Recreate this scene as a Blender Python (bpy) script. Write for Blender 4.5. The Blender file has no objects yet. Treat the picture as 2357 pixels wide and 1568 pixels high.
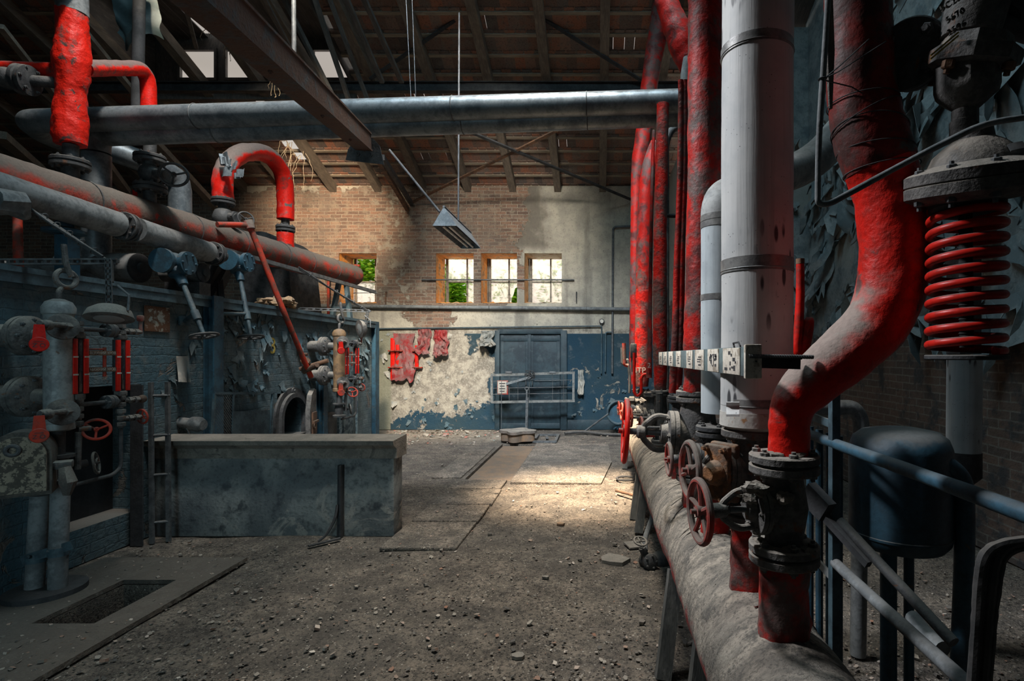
import bpy, bmesh, math, random
from mathutils import Vector as V, Matrix, noise as NZ
random.seed(7)
PI = math.pi
SC = bpy.context.scene
COL = SC.collection
# one photograph pixel at distance Y spans Y/F metres; (CX,CY) is where lines running into the room meet; eye height CZ
F, CX, CY, CZ = 1250.0, 1375.0, 820.0, 1.65
def P(x, y, Y): return V(((x-CX)/F*Y, Y, CZ+(CY-y)/F*Y))
def G(x, y):
    Y = CZ*F/(y-CY); return V(((x-CX)/F*Y, Y, 0))
def S(px, Y): return px*Y/F
WY = 12.2                                  # the far wall
def WX(x): return (x-CX)*WY/F
def WZ(y): return CZ+(CY-y)*WY/F
X1, Y1, Z1 = V((1,0,0)), V((0,1,0)), V((0,0,1))

def frame(n):
    n = V(n).normalized()
    a = V((0,0,1)) if abs(n.z) < .9 else V((1,0,0))
    u = a.cross(n).normalized(); v = n.cross(u)
    return u, v, n
def bend(pts, rad, k=6):
    pts = [V(p) for p in pts]; out = [pts[0]]
    for i in range(1, len(pts)-1):
        a, b, c = pts[i-1], pts[i], pts[i+1]
        r = rad[i-1] if isinstance(rad, (list, tuple)) else rad
        d1 = (a-b); d2 = (c-b)
        r = min(r, d1.length*.48, d2.length*.48)
        s, e = b+d1.normalized()*r, b+d2.normalized()*r
        for j in range(k+1):
            t = j/k
            out.append(s*(1-t)**2+b*2*t*(1-t)+e*t*t)
    out.append(pts[-1]); return out
def dense(pts, step):
    out = [V(pts[0])]
    for a, b in zip(pts[:-1], pts[1:]):
        a, b = V(a), V(b); n = max(1, int((b-a).length/step))
        for j in range(1, n+1): out.append(a.lerp(b, j/n))
    return out
def smooth_path(pts, k=8):
    # Catmull-Rom through (point, radius) pairs
    ps = [V(p[0]) for p in pts]; rs = [p[1] for p in pts]
    n = len(ps); op, orr = [], []
    for i in range(n-1):
        p0, p1, p2, p3 = ps[max(i-1,0)], ps[i], ps[i+1], ps[min(i+2,n-1)]
        for j in range(k):
            t = j/k
            op.append(.5*((2*p1)+(p2-p0)*t+(2*p0-5*p1+4*p2-p3)*t*t+(3*p1-p0-3*p2+p3)*t**3))
            orr.append(rs[i]*(1-t)+rs[i+1]*t)
    op.append(ps[-1]); orr.append(rs[-1])
    return op, orr

class MB:
    def __init__(s): s.b = bmesh.new()
    def face(s, vs):
        try: return s.b.faces.new(vs)
        except ValueError: return None
    def ring(s, c, u, v, r, n, ph=0):
        return [s.b.verts.new(c+(u*math.cos(ph+2*PI*i/n)+v*math.sin(ph+2*PI*i/n))*r) for i in range(n)]
    def join(s, r1, r2):
        n = len(r1)
        for i in range(n): s.face((r1[i], r1[(i+1)%n], r2[(i+1)%n], r2[i]))
    def tube(s, pts, r, n=14, cap=True, lump=0., freq=9., hollow=False):
        pts = [V(p) for p in pts]
        pts = [p for i, p in enumerate(pts) if i == 0 or (p-pts[i-1]).length > 1e-6]
        rr = r if isinstance(r, (list, tuple)) else [r]*len(pts)
        if len(rr) < len(pts): rr = list(rr)+[rr[-1]]*(len(pts)-len(rr))
        tg = []
        for i in range(len(pts)):
            a, b = pts[max(i-1,0)], pts[min(i+1,len(pts)-1)]
            tg.append((b-a).normalized())
        u, v, w = frame(tg[0]); rings = []
        for i, p in enumerate(pts):
            t = tg[i]
            u = (u-t*u.dot(t)).normalized(); v = t.cross(u)
            ring = s.ring(p, u, v, rr[i], n)
            if lump:
                for q in ring:
                    d = (q.co-p); q.co += d*lump*(NZ.noise(q.co*freq)+.5*NZ.noise(q.co*freq*2.7)+.25*NZ.noise(q.co*freq*6))
            rings.append(ring)
        for a, b in zip(rings[:-1], rings[1:]): s.join(a, b)
        if cap:
            s.face(list(reversed(rings[0]))); s.face(rings[-1])
        return s
    def lathe(s, c, d, prof, n=24, ph=0):
        # prof: (radius, height along d)
        u, v, w = frame(d); c = V(c); rings = []
        for r, h in prof:
            rings.append(s.ring(c+w*h, u, v, max(r, 1e-4), n, ph))
        for a, b in zip(rings[:-1], rings[1:]): s.join(a, b)
        s.face(list(reversed(rings[0]))); s.face(rings[-1])
        return s
    def cyl(s, p0, p1, r, n=16, ph=0):
        p0, p1 = V(p0), V(p1); d = p1-p0
        return s.lathe(p0, d, [(r,0),(r,d.length)], n, ph)
    def box(s, c, size, R=None):
        c = V(c); vs = []
        for dx in (-.5,.5):
            for dy in (-.5,.5):
                for dz in (-.5,.5):
                    q = V((dx*size[0], dy*size[1], dz*size[2]))
                    if R is not None: q = R @ q
                    vs.append(s.b.verts.new(c+q))
        for f in ((0,1,3,2),(4,6,7,5),(0,4,5,1),(2,3,7,6),(0,2,6,4),(1,5,7,3)): s.face([vs[i] for i in f])
        return s
    def rbox(s, c, size, bev=.01, R=None, seg=2):
        t = bmesh.new(); bmesh.ops.create_cube(t, size=1)
        for q in t.verts: q.co = V((q.co.x*size[0], q.co.y*size[1], q.co.z*size[2]))
        bmesh.ops.bevel(t, geom=t.edges[:], offset=bev, segments=seg, affect='EDGES', profile=.5)
        M = {}
        for q in t.verts: M[q.index] = s.b.verts.new(V(c)+(R @ q.co if R is not None else q.co))
        for f in t.faces: s.face([M[q.index] for q in f.verts])
        t.free(); return s
    def beam(s, p0, p1, w, h, up=Z1):
        p0, p1 = V(p0), V(p1); d = (p1-p0); L = d.length; d.normalize()
        side = d.cross(V(up))
        if side.length < 1e-4: side = d.cross(X1)
        side.normalize(); nz = side.cross(d)
        R = Matrix((side, d, nz)).transposed()
        return s.box((p0+p1)/2, (w, L, h), R)
    def prism(s, poly, o, u, v, n, t):
        # polygon in (u,v) at o, thickness t along n
        o, u, v, n = V(o), V(u), V(v), V(n)
        a = [s.b.verts.new(o+u*x+v*y) for x, y in poly]; b = [s.b.verts.new(o+u*x+v*y+n*t) for x, y in poly]
        s.join(a, b); s.face(list(reversed(a))); s.face(b); return s
    def torus(s, c, nrm, R, r, n=32, m=10, a0=0, a1=2*PI):
        u, v, w = frame(nrm); c = V(c)
        full = abs(a1-a0-2*PI) < 1e-6; k = n if full else n+1; rings = []
        for i in range(k):
            t = a0+(a1-a0)*i/n; e = u*math.cos(t)+v*math.sin(t)
            rings.append(s.ring(c+e*R, e, w, r, m))
        for i in range(k-1): s.join(rings[i], rings[i+1])
        if full: s.join(rings[-1], rings[0])
        else: s.face(list(reversed(rings[0]))); s.face(rings[-1])
        return s
    def ball(s, c, r, sc=(1,1,1), n=16, m=10, lump=0., freq=9.):
        c = V(c); rings = []
        for j in range(1, m):
            th = PI*j/m
            rings.append([s.b.verts.new(c+V((math.cos(2*PI*i/n)*math.sin(th)*r*sc[0], math.sin(2*PI*i/n)*math.sin(th)*r*sc[1], math.cos(th)*r*sc[2]))) for i in range(n)])
        for a, b in zip(rings[:-1], rings[1:]): s.join(b, a)
        t = s.b.verts.new(c+V((0,0,r*sc[2]))); bt = s.b.verts.new(c-V((0,0,r*sc[2])))
        for i in range(n):
            s.face((t, rings[0][i], rings[0][(i+1)%n])); s.face((bt, rings[-1][(i+1)%n], rings[-1][i]))
        if lump:
            for q in [t, bt]+[x for y in rings for x in y]:
                q.co += (q.co-c)*lump*(NZ.noise(q.co*freq)+.5*NZ.noise(q.co*freq*2.6))
        return s
    def bolts(s, c, d, R, k, size, h=None, ph=0, stud=True):
        u, v, w = frame(d); h = h or size*.9
        for i in range(k):
            t = ph+2*PI*i/k; q = V(c)+(u*math.cos(t)+v*math.sin(t))*R
            s.lathe(q, w, [(size,0),(size,h*.85),(size*.8,h)], 6, t)
            if stud: s.lathe(q+w*h*.9, w, [(size*.5,0),(size*.5,h*.7)], 8)
        return s
    def flange(s, c, d, R, t, gap=.006, k=8, bolt=None):
        # a bolted pair of discs centred on c
        w = V(d).normalized(); b = bolt or R*.12; e = t*.18
        for sg in (1,-1):
            s.lathe(V(c)+w*sg*gap/2, w*sg, [(R*.9,0),(R,e*.4),(R,t-e),(R*.96,t)], 32)
            s.bolts(V(c)+w*sg*(t+gap/2-.001), w*sg, R*.8, k, b)
        s.lathe(V(c)-w*gap, w, [(R*.86,0),(R*.86,gap*2)], 24)
        return s
    def sheet(s, fn, nu, nv, t=.003):
        # fn(u,v)->point on 0..1; a curled sheet with thickness
        g = [[fn(i/nu, j/nv) for j in range(nv+1)] for i in range(nu+1)]
        def nr(i, j):
            a = g[min(i+1,nu)][j]-g[max(i-1,0)][j]; b = g[i][min(j+1,nv)]-g[i][max(j-1,0)]
            n = a.cross(b); return n.normalized() if n.length > 1e-9 else Z1
        A = [[s.b.verts.new(g[i][j]) for j in range(nv+1)] for i in range(nu+1)]
        B = [[s.b.verts.new(g[i][j]-nr(i,j)*t) for j in range(nv+1)] for i in range(nu+1)]
        for i in range(nu):
            for j in range(nv):
                s.face((A[i][j],A[i+1][j],A[i+1][j+1],A[i][j+1])); s.face((B[i][j],B[i][j+1],B[i+1][j+1],B[i+1][j]))
        for i in range(nu):
            s.face((A[i][0],B[i][0],B[i+1][0],A[i+1][0])); s.face((A[i][nv],A[i+1][nv],B[i+1][nv],B[i][nv]))
        for j in range(nv):
            s.face((A[0][j],A[0][j+1],B[0][j+1],B[0][j])); s.face((A[nu][j],B[nu][j],B[nu][j+1],A[nu][j+1]))
        return s
    def holed(s, us, vs, holes, o, u, v, n, t):
        # slab of thickness t (towards -n) over us x vs with rectangular holes (u0,u1,v0,v1)
        o, u, v, n = V(o), V(u), V(v), V(n)
        ul = sorted(set([us[0], us[1]]+[h[i] for h in holes for i in (0,1) if us[0] < h[i] < us[1]]))
        vl = sorted(set([vs[0], vs[1]]+[h[i] for h in holes for i in (2,3) if vs[0] < h[i] < vs[1]]))
        def solid(i, j):
            if not (0 <= i < len(ul)-1 and 0 <= j < len(vl)-1): return False
            cu, cv = (ul[i]+ul[i+1])/2, (vl[j]+vl[j+1])/2
            return not any(h[0] < cu < h[1] and h[2] < cv < h[3] for h in holes)
        vt = {}
        def q(i, j, k):
            if (i,j,k) not in vt: vt[(i,j,k)] = s.b.verts.new(o+u*ul[i]+v*vl[j]-n*(t*k))
            return vt[(i,j,k)]
        for i in range(len(ul)-1):
            for j in range(len(vl)-1):
                if not solid(i,j): continue
                s.face((q(i,j,0),q(i+1,j,0),q(i+1,j+1,0),q(i,j+1,0)))
                s.face((q(i,j,1),q(i,j+1,1),q(i+1,j+1,1),q(i+1,j,1)))
                if not solid(i-1,j): s.face((q(i,j,0),q(i,j+1,0),q(i,j+1,1),q(i,j,1)))
                if not solid(i+1,j): s.face((q(i+1,j,0),q(i+1,j,1),q(i+1,j+1,1),q(i+1,j+1,0)))
                if not solid(i,j-1): s.face((q(i,j,0),q(i,j,1),q(i+1,j,1),q(i+1,j,0)))
                if not solid(i,j+1): s.face((q(i,j+1,0),q(i+1,j+1,0),q(i+1,j+1,1),q(i,j+1,1)))
        return s
    def text(s, body, o, u, v, n, size, depth=.002, align='CENTER', space=1.0):
        cu = bpy.data.curves.new('lettering', 'FONT'); cu.body = body; cu.size = size; cu.extrude = depth; cu.align_x = align; cu.align_y = 'CENTER'; cu.space_character = space
        ob = bpy.data.objects.new('lettering', cu); COL.objects.link(ob)
        me = bpy.data.meshes.new_from_object(ob.evaluated_get(bpy.context.evaluated_depsgraph_get()))
        R = Matrix((V(u), V(v), V(n))).transposed()
        vs = [s.b.verts.new(V(o)+R @ q.co) for q in me.vertices]
        for p in me.polygons: s.face([vs[i] for i in p.vertices])
        bpy.data.objects.remove(ob); bpy.data.curves.remove(cu); bpy.data.meshes.remove(me); return s

ROOT = {}
def tag(o, label=None, cat=None, group=None, kind=None):
    if label: o['label'] = label
    if cat: o['category'] = cat
    if group: o['group'] = group
    if kind: o['kind'] = kind
    return o
def obj(name, mb, mat, parent=None, label=None, cat=None, group=None, kind=None, sharp=.6, clean=True):
    b = mb.b
    if clean: bmesh.ops.recalc_face_normals(b, faces=b.faces[:])
    if parent is None:
        lo = V([min(q.co[i] for q in b.verts) for i in range(3)]); hi = V([max(q.co[i] for q in b.verts) for i in range(3)])
        org = V(((lo.x+hi.x)/2, (lo.y+hi.y)/2, lo.z))
    else:
        org = ROOT[parent.name]
    for q in b.verts: q.co -= org
    me = bpy.data.meshes.new(name); b.to_mesh(me); b.free()
    for p in me.polygons: p.use_smooth = True
    me.set_sharp_from_angle(angle=sharp)
    me.materials.append(mat)
    o = bpy.data.objects.new(name, me); COL.objects.link(o)
    if parent is None: o.location = org
    else: o.parent = parent
    ROOT[o.name] = org
    return tag(o, label, cat, group, kind)
def thing(name, label, cat, loc, group=None):
    o = bpy.data.objects.new(name, None); COL.objects.link(o); o.location = V(loc); o.empty_display_size = .1
    ROOT[o.name] = V(loc)
    return tag(o, label, cat, group)
def dup(root, delta, label=None, group=None):
    r = root.copy(); COL.objects.link(r); r.location = root.location+V(delta)
    if label: r['label'] = label
    if group: r['group'] = group
    for c in root.children:
        k = c.copy(); COL.objects.link(k); k.parent = r
        for g in c.children:
            d = g.copy(); COL.objects.link(d); d.parent = k
    return r
def struct(name, mb, mat, parent=None, **k): return obj(name, mb, mat, parent, kind='structure', **k)

# ---------------------------------------------------------------- materials
class NT:
    def __init__(s, name):
        s.m = bpy.data.materials.new(name); s.m.use_nodes = True; s.t = s.m.node_tree; s.n = s.t.nodes; s.l = s.t.links
        s.bs = s.n['Principled BSDF']; g = s.n.new('ShaderNodeNewGeometry'); s.g = g
        s.pos = g.outputs['Position']; s.nrm = g.outputs['Normal']
        sp = s.n.new('ShaderNodeSeparateXYZ'); s.l.new(s.pos, sp.inputs[0]); s.x, s.y, s.z = sp.outputs
        sn = s.n.new('ShaderNodeSeparateXYZ'); s.l.new(s.nrm, sn.inputs[0]); s.nz = sn.outputs[2]
        s.rnd = g.outputs['Random Per Island']
    def put(s, sock, v):
        if hasattr(v, 'is_linked') or isinstance(v, bpy.types.NodeSocket): s.l.new(v, sock)
        elif isinstance(v, (tuple, list)): sock.default_value = tuple(v)+((1,) if len(v) == 3 and sock.type == 'RGBA' else ())
        else: sock.default_value = v
    def noise(s, scale, detail=4, rough=.55, vec=None, dist=0.):
        k = s.n.new('ShaderNodeTexNoise'); s.put(k.inputs['Vector'], vec if vec is not None else s.pos)
        k.inputs['Scale'].default_value = scale; k.inputs['Detail'].default_value = detail; k.inputs['Roughness'].default_value = rough; k.inputs['Distortion'].default_value = dist
        return k.outputs[0]
    def voro(s, scale, vec=None, out='Distance', feat='F1'):
        k = s.n.new('ShaderNodeTexVoronoi'); k.feature = feat; s.put(k.inputs['Vector'], vec if vec is not None else s.pos); k.inputs['Scale'].default_value = scale
        return k.outputs[out]
    def stretch(s, sx, sy, sz):
        k = s.n.new('ShaderNodeVectorMath'); k.operation = 'MULTIPLY'; s.put(k.inputs[0], s.pos); k.inputs[1].default_value = (sx, sy, sz); return k.outputs[0]
    def math(s, op, a, b=0., c=None):
        k = s.n.new('ShaderNodeMath'); k.operation = op; s.put(k.inputs[0], a); s.put(k.inputs[1], b)
        if c is not None: s.put(k.inputs[2], c)
        return k.outputs[0]
    def ss(s, v, a, b):
        # smooth step of v from a (0) to b (1)
        k = s.n.new('ShaderNodeMapRange'); k.interpolation_type = 'SMOOTHSTEP'; s.put(k.inputs[0], v)
        if a < b: k.inputs[1].default_value, k.inputs[2].default_value, k.inputs[3].default_value, k.inputs[4].default_value = a, b, 0, 1
        else: k.inputs[1].default_value, k.inputs[2].default_value, k.inputs[3].default_value, k.inputs[4].default_value = b, a, 1, 0
        return k.outputs[0]
    def mul(s, a, b): return s.math('MULTIPLY', a, b)
    def add(s, a, b): return s.math('ADD', a, b)
    def mix(s, f, a, b):
        k = s.n.new('ShaderNodeMix'); k.data_type = 'RGBA'; s.put(k.inputs[0], f); s.put(k.inputs[6], a); s.put(k.inputs[7], b); return k.outputs[2]
    def times(s, a, b):
        k = s.n.new('ShaderNodeMix'); k.data_type = 'RGBA'; k.blend_type = 'MULTIPLY'; k.clamp_result = False; k.inputs[0].default_value = 1.; s.put(k.inputs[6], a); s.put(k.inputs[7], b); return k.outputs[2]
    def ramp(s, f, stops):
        k = s.n.new('ShaderNodeValToRGB'); s.put(k.inputs[0], f); e = k.color_ramp.elements
        while len(e) < len(stops): e.new(.5)
        for q, (p, c) in zip(e, stops): q.position = p; q.color = tuple(c)+(1,)
        return k.outputs[0]
    def comb(s, a, b, c=0.):
        k = s.n.new('ShaderNodeCombineXYZ'); s.put(k.inputs[0], a); s.put(k.inputs[1], b); s.put(k.inputs[2], c); return k.outputs[0]
    def brick(s, u, v, c1, c2, mort, w=.25, h=.077):
        d = s.noise(2.2, 3); d2 = s.noise(9, 2)
        uu = s.add(u, s.mul(d2, .02)); vv = s.add(v, s.add(s.mul(d, .03), s.mul(d2, .012)))
        k = s.n.new('ShaderNodeTexBrick'); s.put(k.inputs['Vector'], s.comb(uu, vv)); s.put(k.inputs['Color1'], c1); s.put(k.inputs['Color2'], c2); s.put(k.inputs['Mortar'], mort)
        k.inputs['Scale'].default_value = 1; k.inputs['Brick Width'].default_value = w; k.inputs['Row Height'].default_value = h; k.inputs['Mortar Size'].default_value = .008; k.inputs['Mortar Smooth'].default_value = .4
        return k.outputs[0], k.outputs[1]
    def bump(s, h, strength=.5, dist=.01, prev=None):
        k = s.n.new('ShaderNodeBump'); k.inputs['Strength'].default_value = strength; k.inputs['Distance'].default_value = dist; s.put(k.inputs['Height'], h)
        if prev is not None: s.l.new(prev, k.inputs['Normal'])
        return k.outputs[0]
    def done(s, col, rough=.8, metal=0., nrm=None, spec=None):
        s.put(s.bs.inputs['Base Color'], col); s.put(s.bs.inputs['Roughness'], rough); s.put(s.bs.inputs['Metallic'], metal)
        if nrm is not None: s.l.new(nrm, s.bs.inputs['Normal'])
        if spec is not None: s.bs.inputs['Specular IOR Level'].default_value = spec
        return s.m
DUST = (.16,.145,.125)
def worn(name, base, dark, rough=.6, metal=0., scale=6, cut=(.42,.58), dusty=.7, dust=DUST, bump=.4, fine=60, bd=.006, dz=(.25,.85), third=None, tcut=(.6,.66)):
    """painted or bare metal: base colour broken by dark wear, settled dust on what faces up"""
    t = NT(name)
    n1 = t.noise(scale, 6, .62); n2 = t.noise(fine, 3)
    n1 = t.add(n1, t.mul(t.math('SUBTRACT', t.noise(scale*4.6, 6, .68), .5), .42))
    c = t.mix(t.ss(n1, cut[0], cut[1]), base, dark)
    upd = None
    if third: c = t.mix(t.ss(t.noise(scale*1.7, 5, .6, dist=.6), tcut[0], tcut[1]), c, third)
    c = t.mix(t.mul(t.ss(n2, .45, .75), .45), c, tuple(q*.45 for q in base))
    if dusty:
        up = t.ss(t.add(t.nz, t.mul(t.math('SUBTRACT', t.noise(scale*2.2, 5, .65), .5), .9)), dz[0], dz[1])
        upd = t.mul(up, dusty); c = t.mix(upd, c, t.mix(n2, dust, tuple(q*.55 for q in dust)))
    nn = t.bump(t.add(t.mul(n1, .6), t.mul(n2, .35)), bump, bd)
    r = t.add(rough-.12, t.mul(n1, .3)); mt = metal
    if upd is not None:
        r = t.add(r, t.mul(upd, .4))
        if metal: mt = t.mul(t.math('SUBTRACT', 1., upd), metal)
    return t.done(c, r, mt, nn, .22 if 'red' in name else None)
# ---------------------------------------------------------------- materials used in several places
M = {}
RED = (.62,.012,.006)
M['red'] = worn('red_paint', RED, (.20,.022,.016), .42, 0, 5, (.5,.72), .8, (.17,.13,.115), .5, 45, .008, (.3,.9))
M['redworn'] = worn('red_paint_worn', (.60,.014,.006), (.15,.05,.042), .45, 0, 5.5, (.54,.68), .75, (.17,.14,.125), .9, 30, .018, (.3,.9), (.07,.045,.04), (.60,.66))
M['redpatch'] = worn('red_paint_patched', (.40,.010,.006), (.105,.07,.063), .5, 0, 3.6, (.42,.6), .85, (.21,.165,.14), .9, 38, .014, (.25,.8), (.085,.022,.02), (.48,.66))
M['redfaded'] = worn('red_paint_faded', (.42,.03,.02), (.15,.12,.105), .6, 0, 3.5, (.36,.6), .9, (.19,.165,.14), .5, 50, .008, (-.1,.45))
M['dustpipe'] = worn('dusty_lagging', (.15,.12,.10), (.085,.075,.068), .9, 0, 5, (.4,.6), .95, (.25,.225,.19), 1., 70, .02, (-.15,.5), (.28,.03,.022), (.6,.68))
M['galv'] = worn('galvanised_sheet', (.22,.255,.275), (.11,.135,.155), .42, .45, 7, (.4,.66), .9, (.10,.105,.105), .3, 55, .004, (.45,.85))
M['greypipe'] = worn('grey_lagging', (.19,.205,.21), (.10,.11,.115), .75, 0, 5, (.42,.62), .6, (.17,.165,.155), .5, 40, .008, (.4,.9))
M['iron'] = worn('dark_iron', (.075,.078,.08), (.035,.037,.04), .6, .2, 8, (.4,.62), .85, (.16,.15,.135), .8, 70, .008, (.3,.85), (.12,.055,.03), (.64,.7))
M['irondust'] = worn('dusty_iron', (.135,.128,.12), (.06,.058,.056), .75, .1, 9, (.4,.62), .95, (.33,.295,.25), 1., 90, .01, (.15,.7), (.16,.07,.035), (.6,.68))
M['rust'] = worn('rusty_steel', (.17,.085,.045), (.07,.042,.03), .8, .1, 8, (.38,.62), .5, (.16,.13,.10), .8, 60, .008)
M['rustred'] = worn('rusty_red_pipe', (.42,.04,.02), (.13,.06,.045), .65, 0, 6, (.42,.62), .5, (.16,.13,.12), .6, 60, .006)
M['steel'] = worn('old_steel', (.13,.14,.145), (.065,.07,.075), .55, .35, 8, (.4,.62), .6, DUST, .5, 60, .005)
M['dark'] = worn('blackened_steel', (.036,.037,.04), (.018,.02,.022), .8, 0, 7, (.4,.6), .4, (.10,.095,.09), .6, 60, .006)
M['blue'] = worn('blue_paint_steel', (.022,.075,.115), (.014,.04,.06), .55, 0, 6, (.42,.62), .6, (.10,.11,.11), .5, 55, .006, (.3,.9), (.09,.07,.055), (.66,.7))
M['bluegrey'] = worn('blue_grey_paint', (.05,.09,.11), (.026,.048,.062), .6, 0, 7, (.42,.6), .7, (.17,.165,.15), .6, 55, .006)
M['column'] = worn('grey_painted_column', (.27,.285,.28), (.15,.16,.165), .5, .1, 7, (.45,.66), .7, DUST, .4, 60, .005, (.4,.9), (.14,.075,.04), (.64,.7))
M['rustcol'] = worn('rust_streaked_column', (.33,.20,.10), (.15,.10,.065), .6, .1, 6, (.42,.64), .5, DUST, .5, 60, .005)
M['wood'] = None
M['black'] = worn('soot', (.012,.012,.013), (.006,.006,.007), .9, 0, 5, (.4,.6), 0, bump=.2)
M['rubber'] = worn('dusty_hose', (.05,.048,.046), (.03,.03,.03), .7, 0, 9, (.4,.6), .7, (.2,.18,.155), .5, 70, .005)
M['paper'] = worn('yellowed_paper', (.62,.56,.47), (.30,.25,.19), .85, 0, 22, (.5,.62), .2, DUST, .3, 90, .003)
M['ink'] = worn('printed_ink', (.035,.035,.038), (.08,.075,.07), .8, 0, 40, (.5,.7), 0, bump=.1)
M['whitepaint'] = worn('white_mark', (.6,.57,.5), (.35,.33,.3), .7, 0, 30, (.5,.7), 0, bump=.1)
M['yellowpaint'] = worn('yellow_stencil', (.36,.27,.05), (.2,.15,.04), .7, 0, 22, (.46,.6), 0, bump=.2)
M['chalk'] = worn('pale_lettering', (.42,.39,.34), (.25,.23,.2), .8, 0, 40, (.5,.7), 0, bump=.1)
def streaky(name, a, b, c, sx, sy, sz, rough=.85, bump=.6):
    t = NT(name); v = t.stretch(sx, sy, sz)
    n1 = t.noise(1., 6, .6, v, .4); n2 = t.noise(3.1, 4, .6, v); n3 = t.noise(4, 4)
    col = t.mix(t.ss(n1, .35, .65), a, b); col = t.mix(t.mul(t.ss(n2, .5, .7), .7), col, c)
    col = t.mix(t.mul(t.ss(n3, .45, .65), .5), col, tuple(q*.5 for q in a))
    return t.done(col, rough, 0, t.bump(t.add(n1, t.mul(n2, .5)), bump, .006))
M['rafter'] = streaky('weathered_rafter', (.19,.155,.12), (.125,.105,.085), (.27,.23,.185), 24, 1.6, 9)
M['batten'] = streaky('weathered_batten', (.33,.275,.205), (.20,.17,.13), (.42,.36,.28), 1.6, 22, 22)
M['board'] = streaky('weathered_board', (.115,.105,.095), (.07,.068,.066), (.17,.155,.14), 22, 1.8, 6)
M['post'] = streaky('grey_timber_post', (.13,.13,.12), (.075,.078,.075), (.19,.185,.17), 26, 26, 3)
# white cloth-covered lagging with dark dashes running down it
def lagging(name, base, side):
    t = NT(name); v = t.stretch(30, 30, 8)
    d = t.voro(1., v); sel = t.noise(2.1, 3)
    dash = t.mul(t.ss(d, .34, .22), t.ss(sel, .50, .58))
    st = t.noise(1., 5, .6, t.stretch(38, 38, 1.2)); bl = t.noise(3.4, 5, .6)
    c = t.mix(t.ss(bl, .4, .72), base, side)
    c = t.mix(t.mul(t.ss(st, .5, .75), .5), c, tuple(q*.5 for q in base))
    sp = t.mul(t.ss(t.voro(60), .16, .05), t.ss(t.noise(7, 2), .5, .6))
    c = t.mix(sp, c, (.04,.042,.045)); c = t.mix(dash, c, (.05,.052,.056))
    return t.done(c, .62, 0, t.bump(t.add(st, t.mul(bl, .8)), .3, .006))
M['lag'] = lagging('white_lagging', (.50,.50,.485), (.36,.375,.38))
M['lagblue'] = lagging('pale_blue_lagging', (.40,.45,.47), (.27,.31,.335))

# ---------------------------------------------------------------- the far wall
t = NT('far_wall'); x, z = t.x, t.z
nb = t.noise(1.1, 6, .6); nm = t.noise(4.5, 6, .65); nf = t.noise(26, 5, .6)
dx = t.add(x, t.add(t.mul(t.math('SUBTRACT', nb, .5), 2.2), t.mul(t.math('SUBTRACT', nm, .5), .5)))
dz = t.add(z, t.add(t.mul(t.math('SUBTRACT', nb, .5), .9), t.mul(t.math('SUBTRACT', nm, .5), .45)))
bc, bf = t.brick(x, z, (.25,.145,.098), (.12,.08,.062), (.37,.325,.265), .255, .077)
bc = t.mix(t.mul(t.ss(nb, .46, .68), .6), bc, t.mix(nf, (.11,.09,.072), (.24,.20,.165)))
bc = t.mix(t.mul(t.ss(nm, .48, .66), .6), bc, t.mix(nf, (.22,.17,.125), (.36,.30,.235))); bc = t.mix(t.mul(t.ss(nf, .52, .66), .6), bc, (.075,.06,.05))
wet = t.mul(t.ss(t.noise(1., 4, .5, t.stretch(2.4, 1, .25)), .55, .68), .5)
pl = t.mix(t.ss(nm, .38, .64), (.45,.415,.34), (.35,.325,.27)); pl = t.mix(t.mul(t.ss(nf, .52, .70), .4), pl, (.13,.125,.105)); pl = t.mix(t.mul(t.ss(t.voro(3.1), .10, .04), t.ss(t.noise(3,2), .5, .55)), pl, (.03,.03,.028))
pl = t.mix(t.mul(t.ss(nb, .5, .7), .45), pl, (.24,.23,.20)); pl = t.mix(wet, pl, (.085,.085,.08))
upper = t.ss(dx, WX(1195)-.03, WX(1195)+.03)
topband = t.ss(dz, WZ(437)+.05, WZ(437)+.09)
band = t.mul(t.ss(z, WZ(703)+.02, WZ(703)-.02), t.math('MAXIMUM', t.ss(dx, WX(932)+.03, WX(932)-.03), t.ss(dx, WX(1048)-.03, WX(1048)+.03)))
low = t.ss(z, WZ(757)+.02, WZ(757)-.02)
left = t.mul(t.ss(dx, WX(800), WX(930)), t.mul(t.ss(dx, WX(985), WX(905)), t.ss(nm, .5, .56)))
pm = t.math('MAXIMUM', t.math('MAXIMUM', upper, band), t.math('MAXIMUM', low, left)); pm = t.math('MAXIMUM', pm, topband)
col = t.mix(pm, bc, pl)
scar = t.mul(upper, t.mul(t.ss(dx, WX(1270), WX(1215)), t.ss(z, WZ(585), WZ(560))))
col = t.mix(t.mul(scar, .8), col, (.10,.085,.07))
# dado: bare pale plaster, then blue paint
rough = t.mix(t.ss(nm, .38, .60), (.37,.335,.27), (.19,.17,.14)); rough = t.mix(t.mul(t.ss(nf, .48, .66), .55), rough, (.46,.43,.36)); rough = t.mix(t.mul(t.ss(t.noise(11,6,.7), .54, .66), .7), rough, (.13,.115,.095))
rough = t.mix(t.mul(t.ss(x, WX(905), WX(895)), .75), rough, t.mix(nm, (.10,.12,.075), (.27,.265,.19)))
col = t.mix(low, col, rough)
blue = t.mix(t.ss(nb, .36, .62), (.006,.036,.062), (.018,.044,.058)); blue = t.mix(t.ss(nm, .56, .70), blue, (.07,.09,.10)); blue = t.mix(t.mul(t.ss(nf, .58, .72), .5), blue, (.02,.035,.05))
bm = t.mul(t.ss(z, WZ(768)+.01, WZ(768)-.01), t.ss(dx, WX(1118)-.04, WX(1118)+.04))
skirt = t.mul(t.ss(dz, t.n and .36, .30), t.ss(x, WX(899)-.01, WX(899)+.01))
slope = t.ss(t.math('SUBTRACT', t.add(dz, t.mul(nm, .25)), t.mul(t.add(x, 4.64), .17)), .31, .26)
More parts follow.
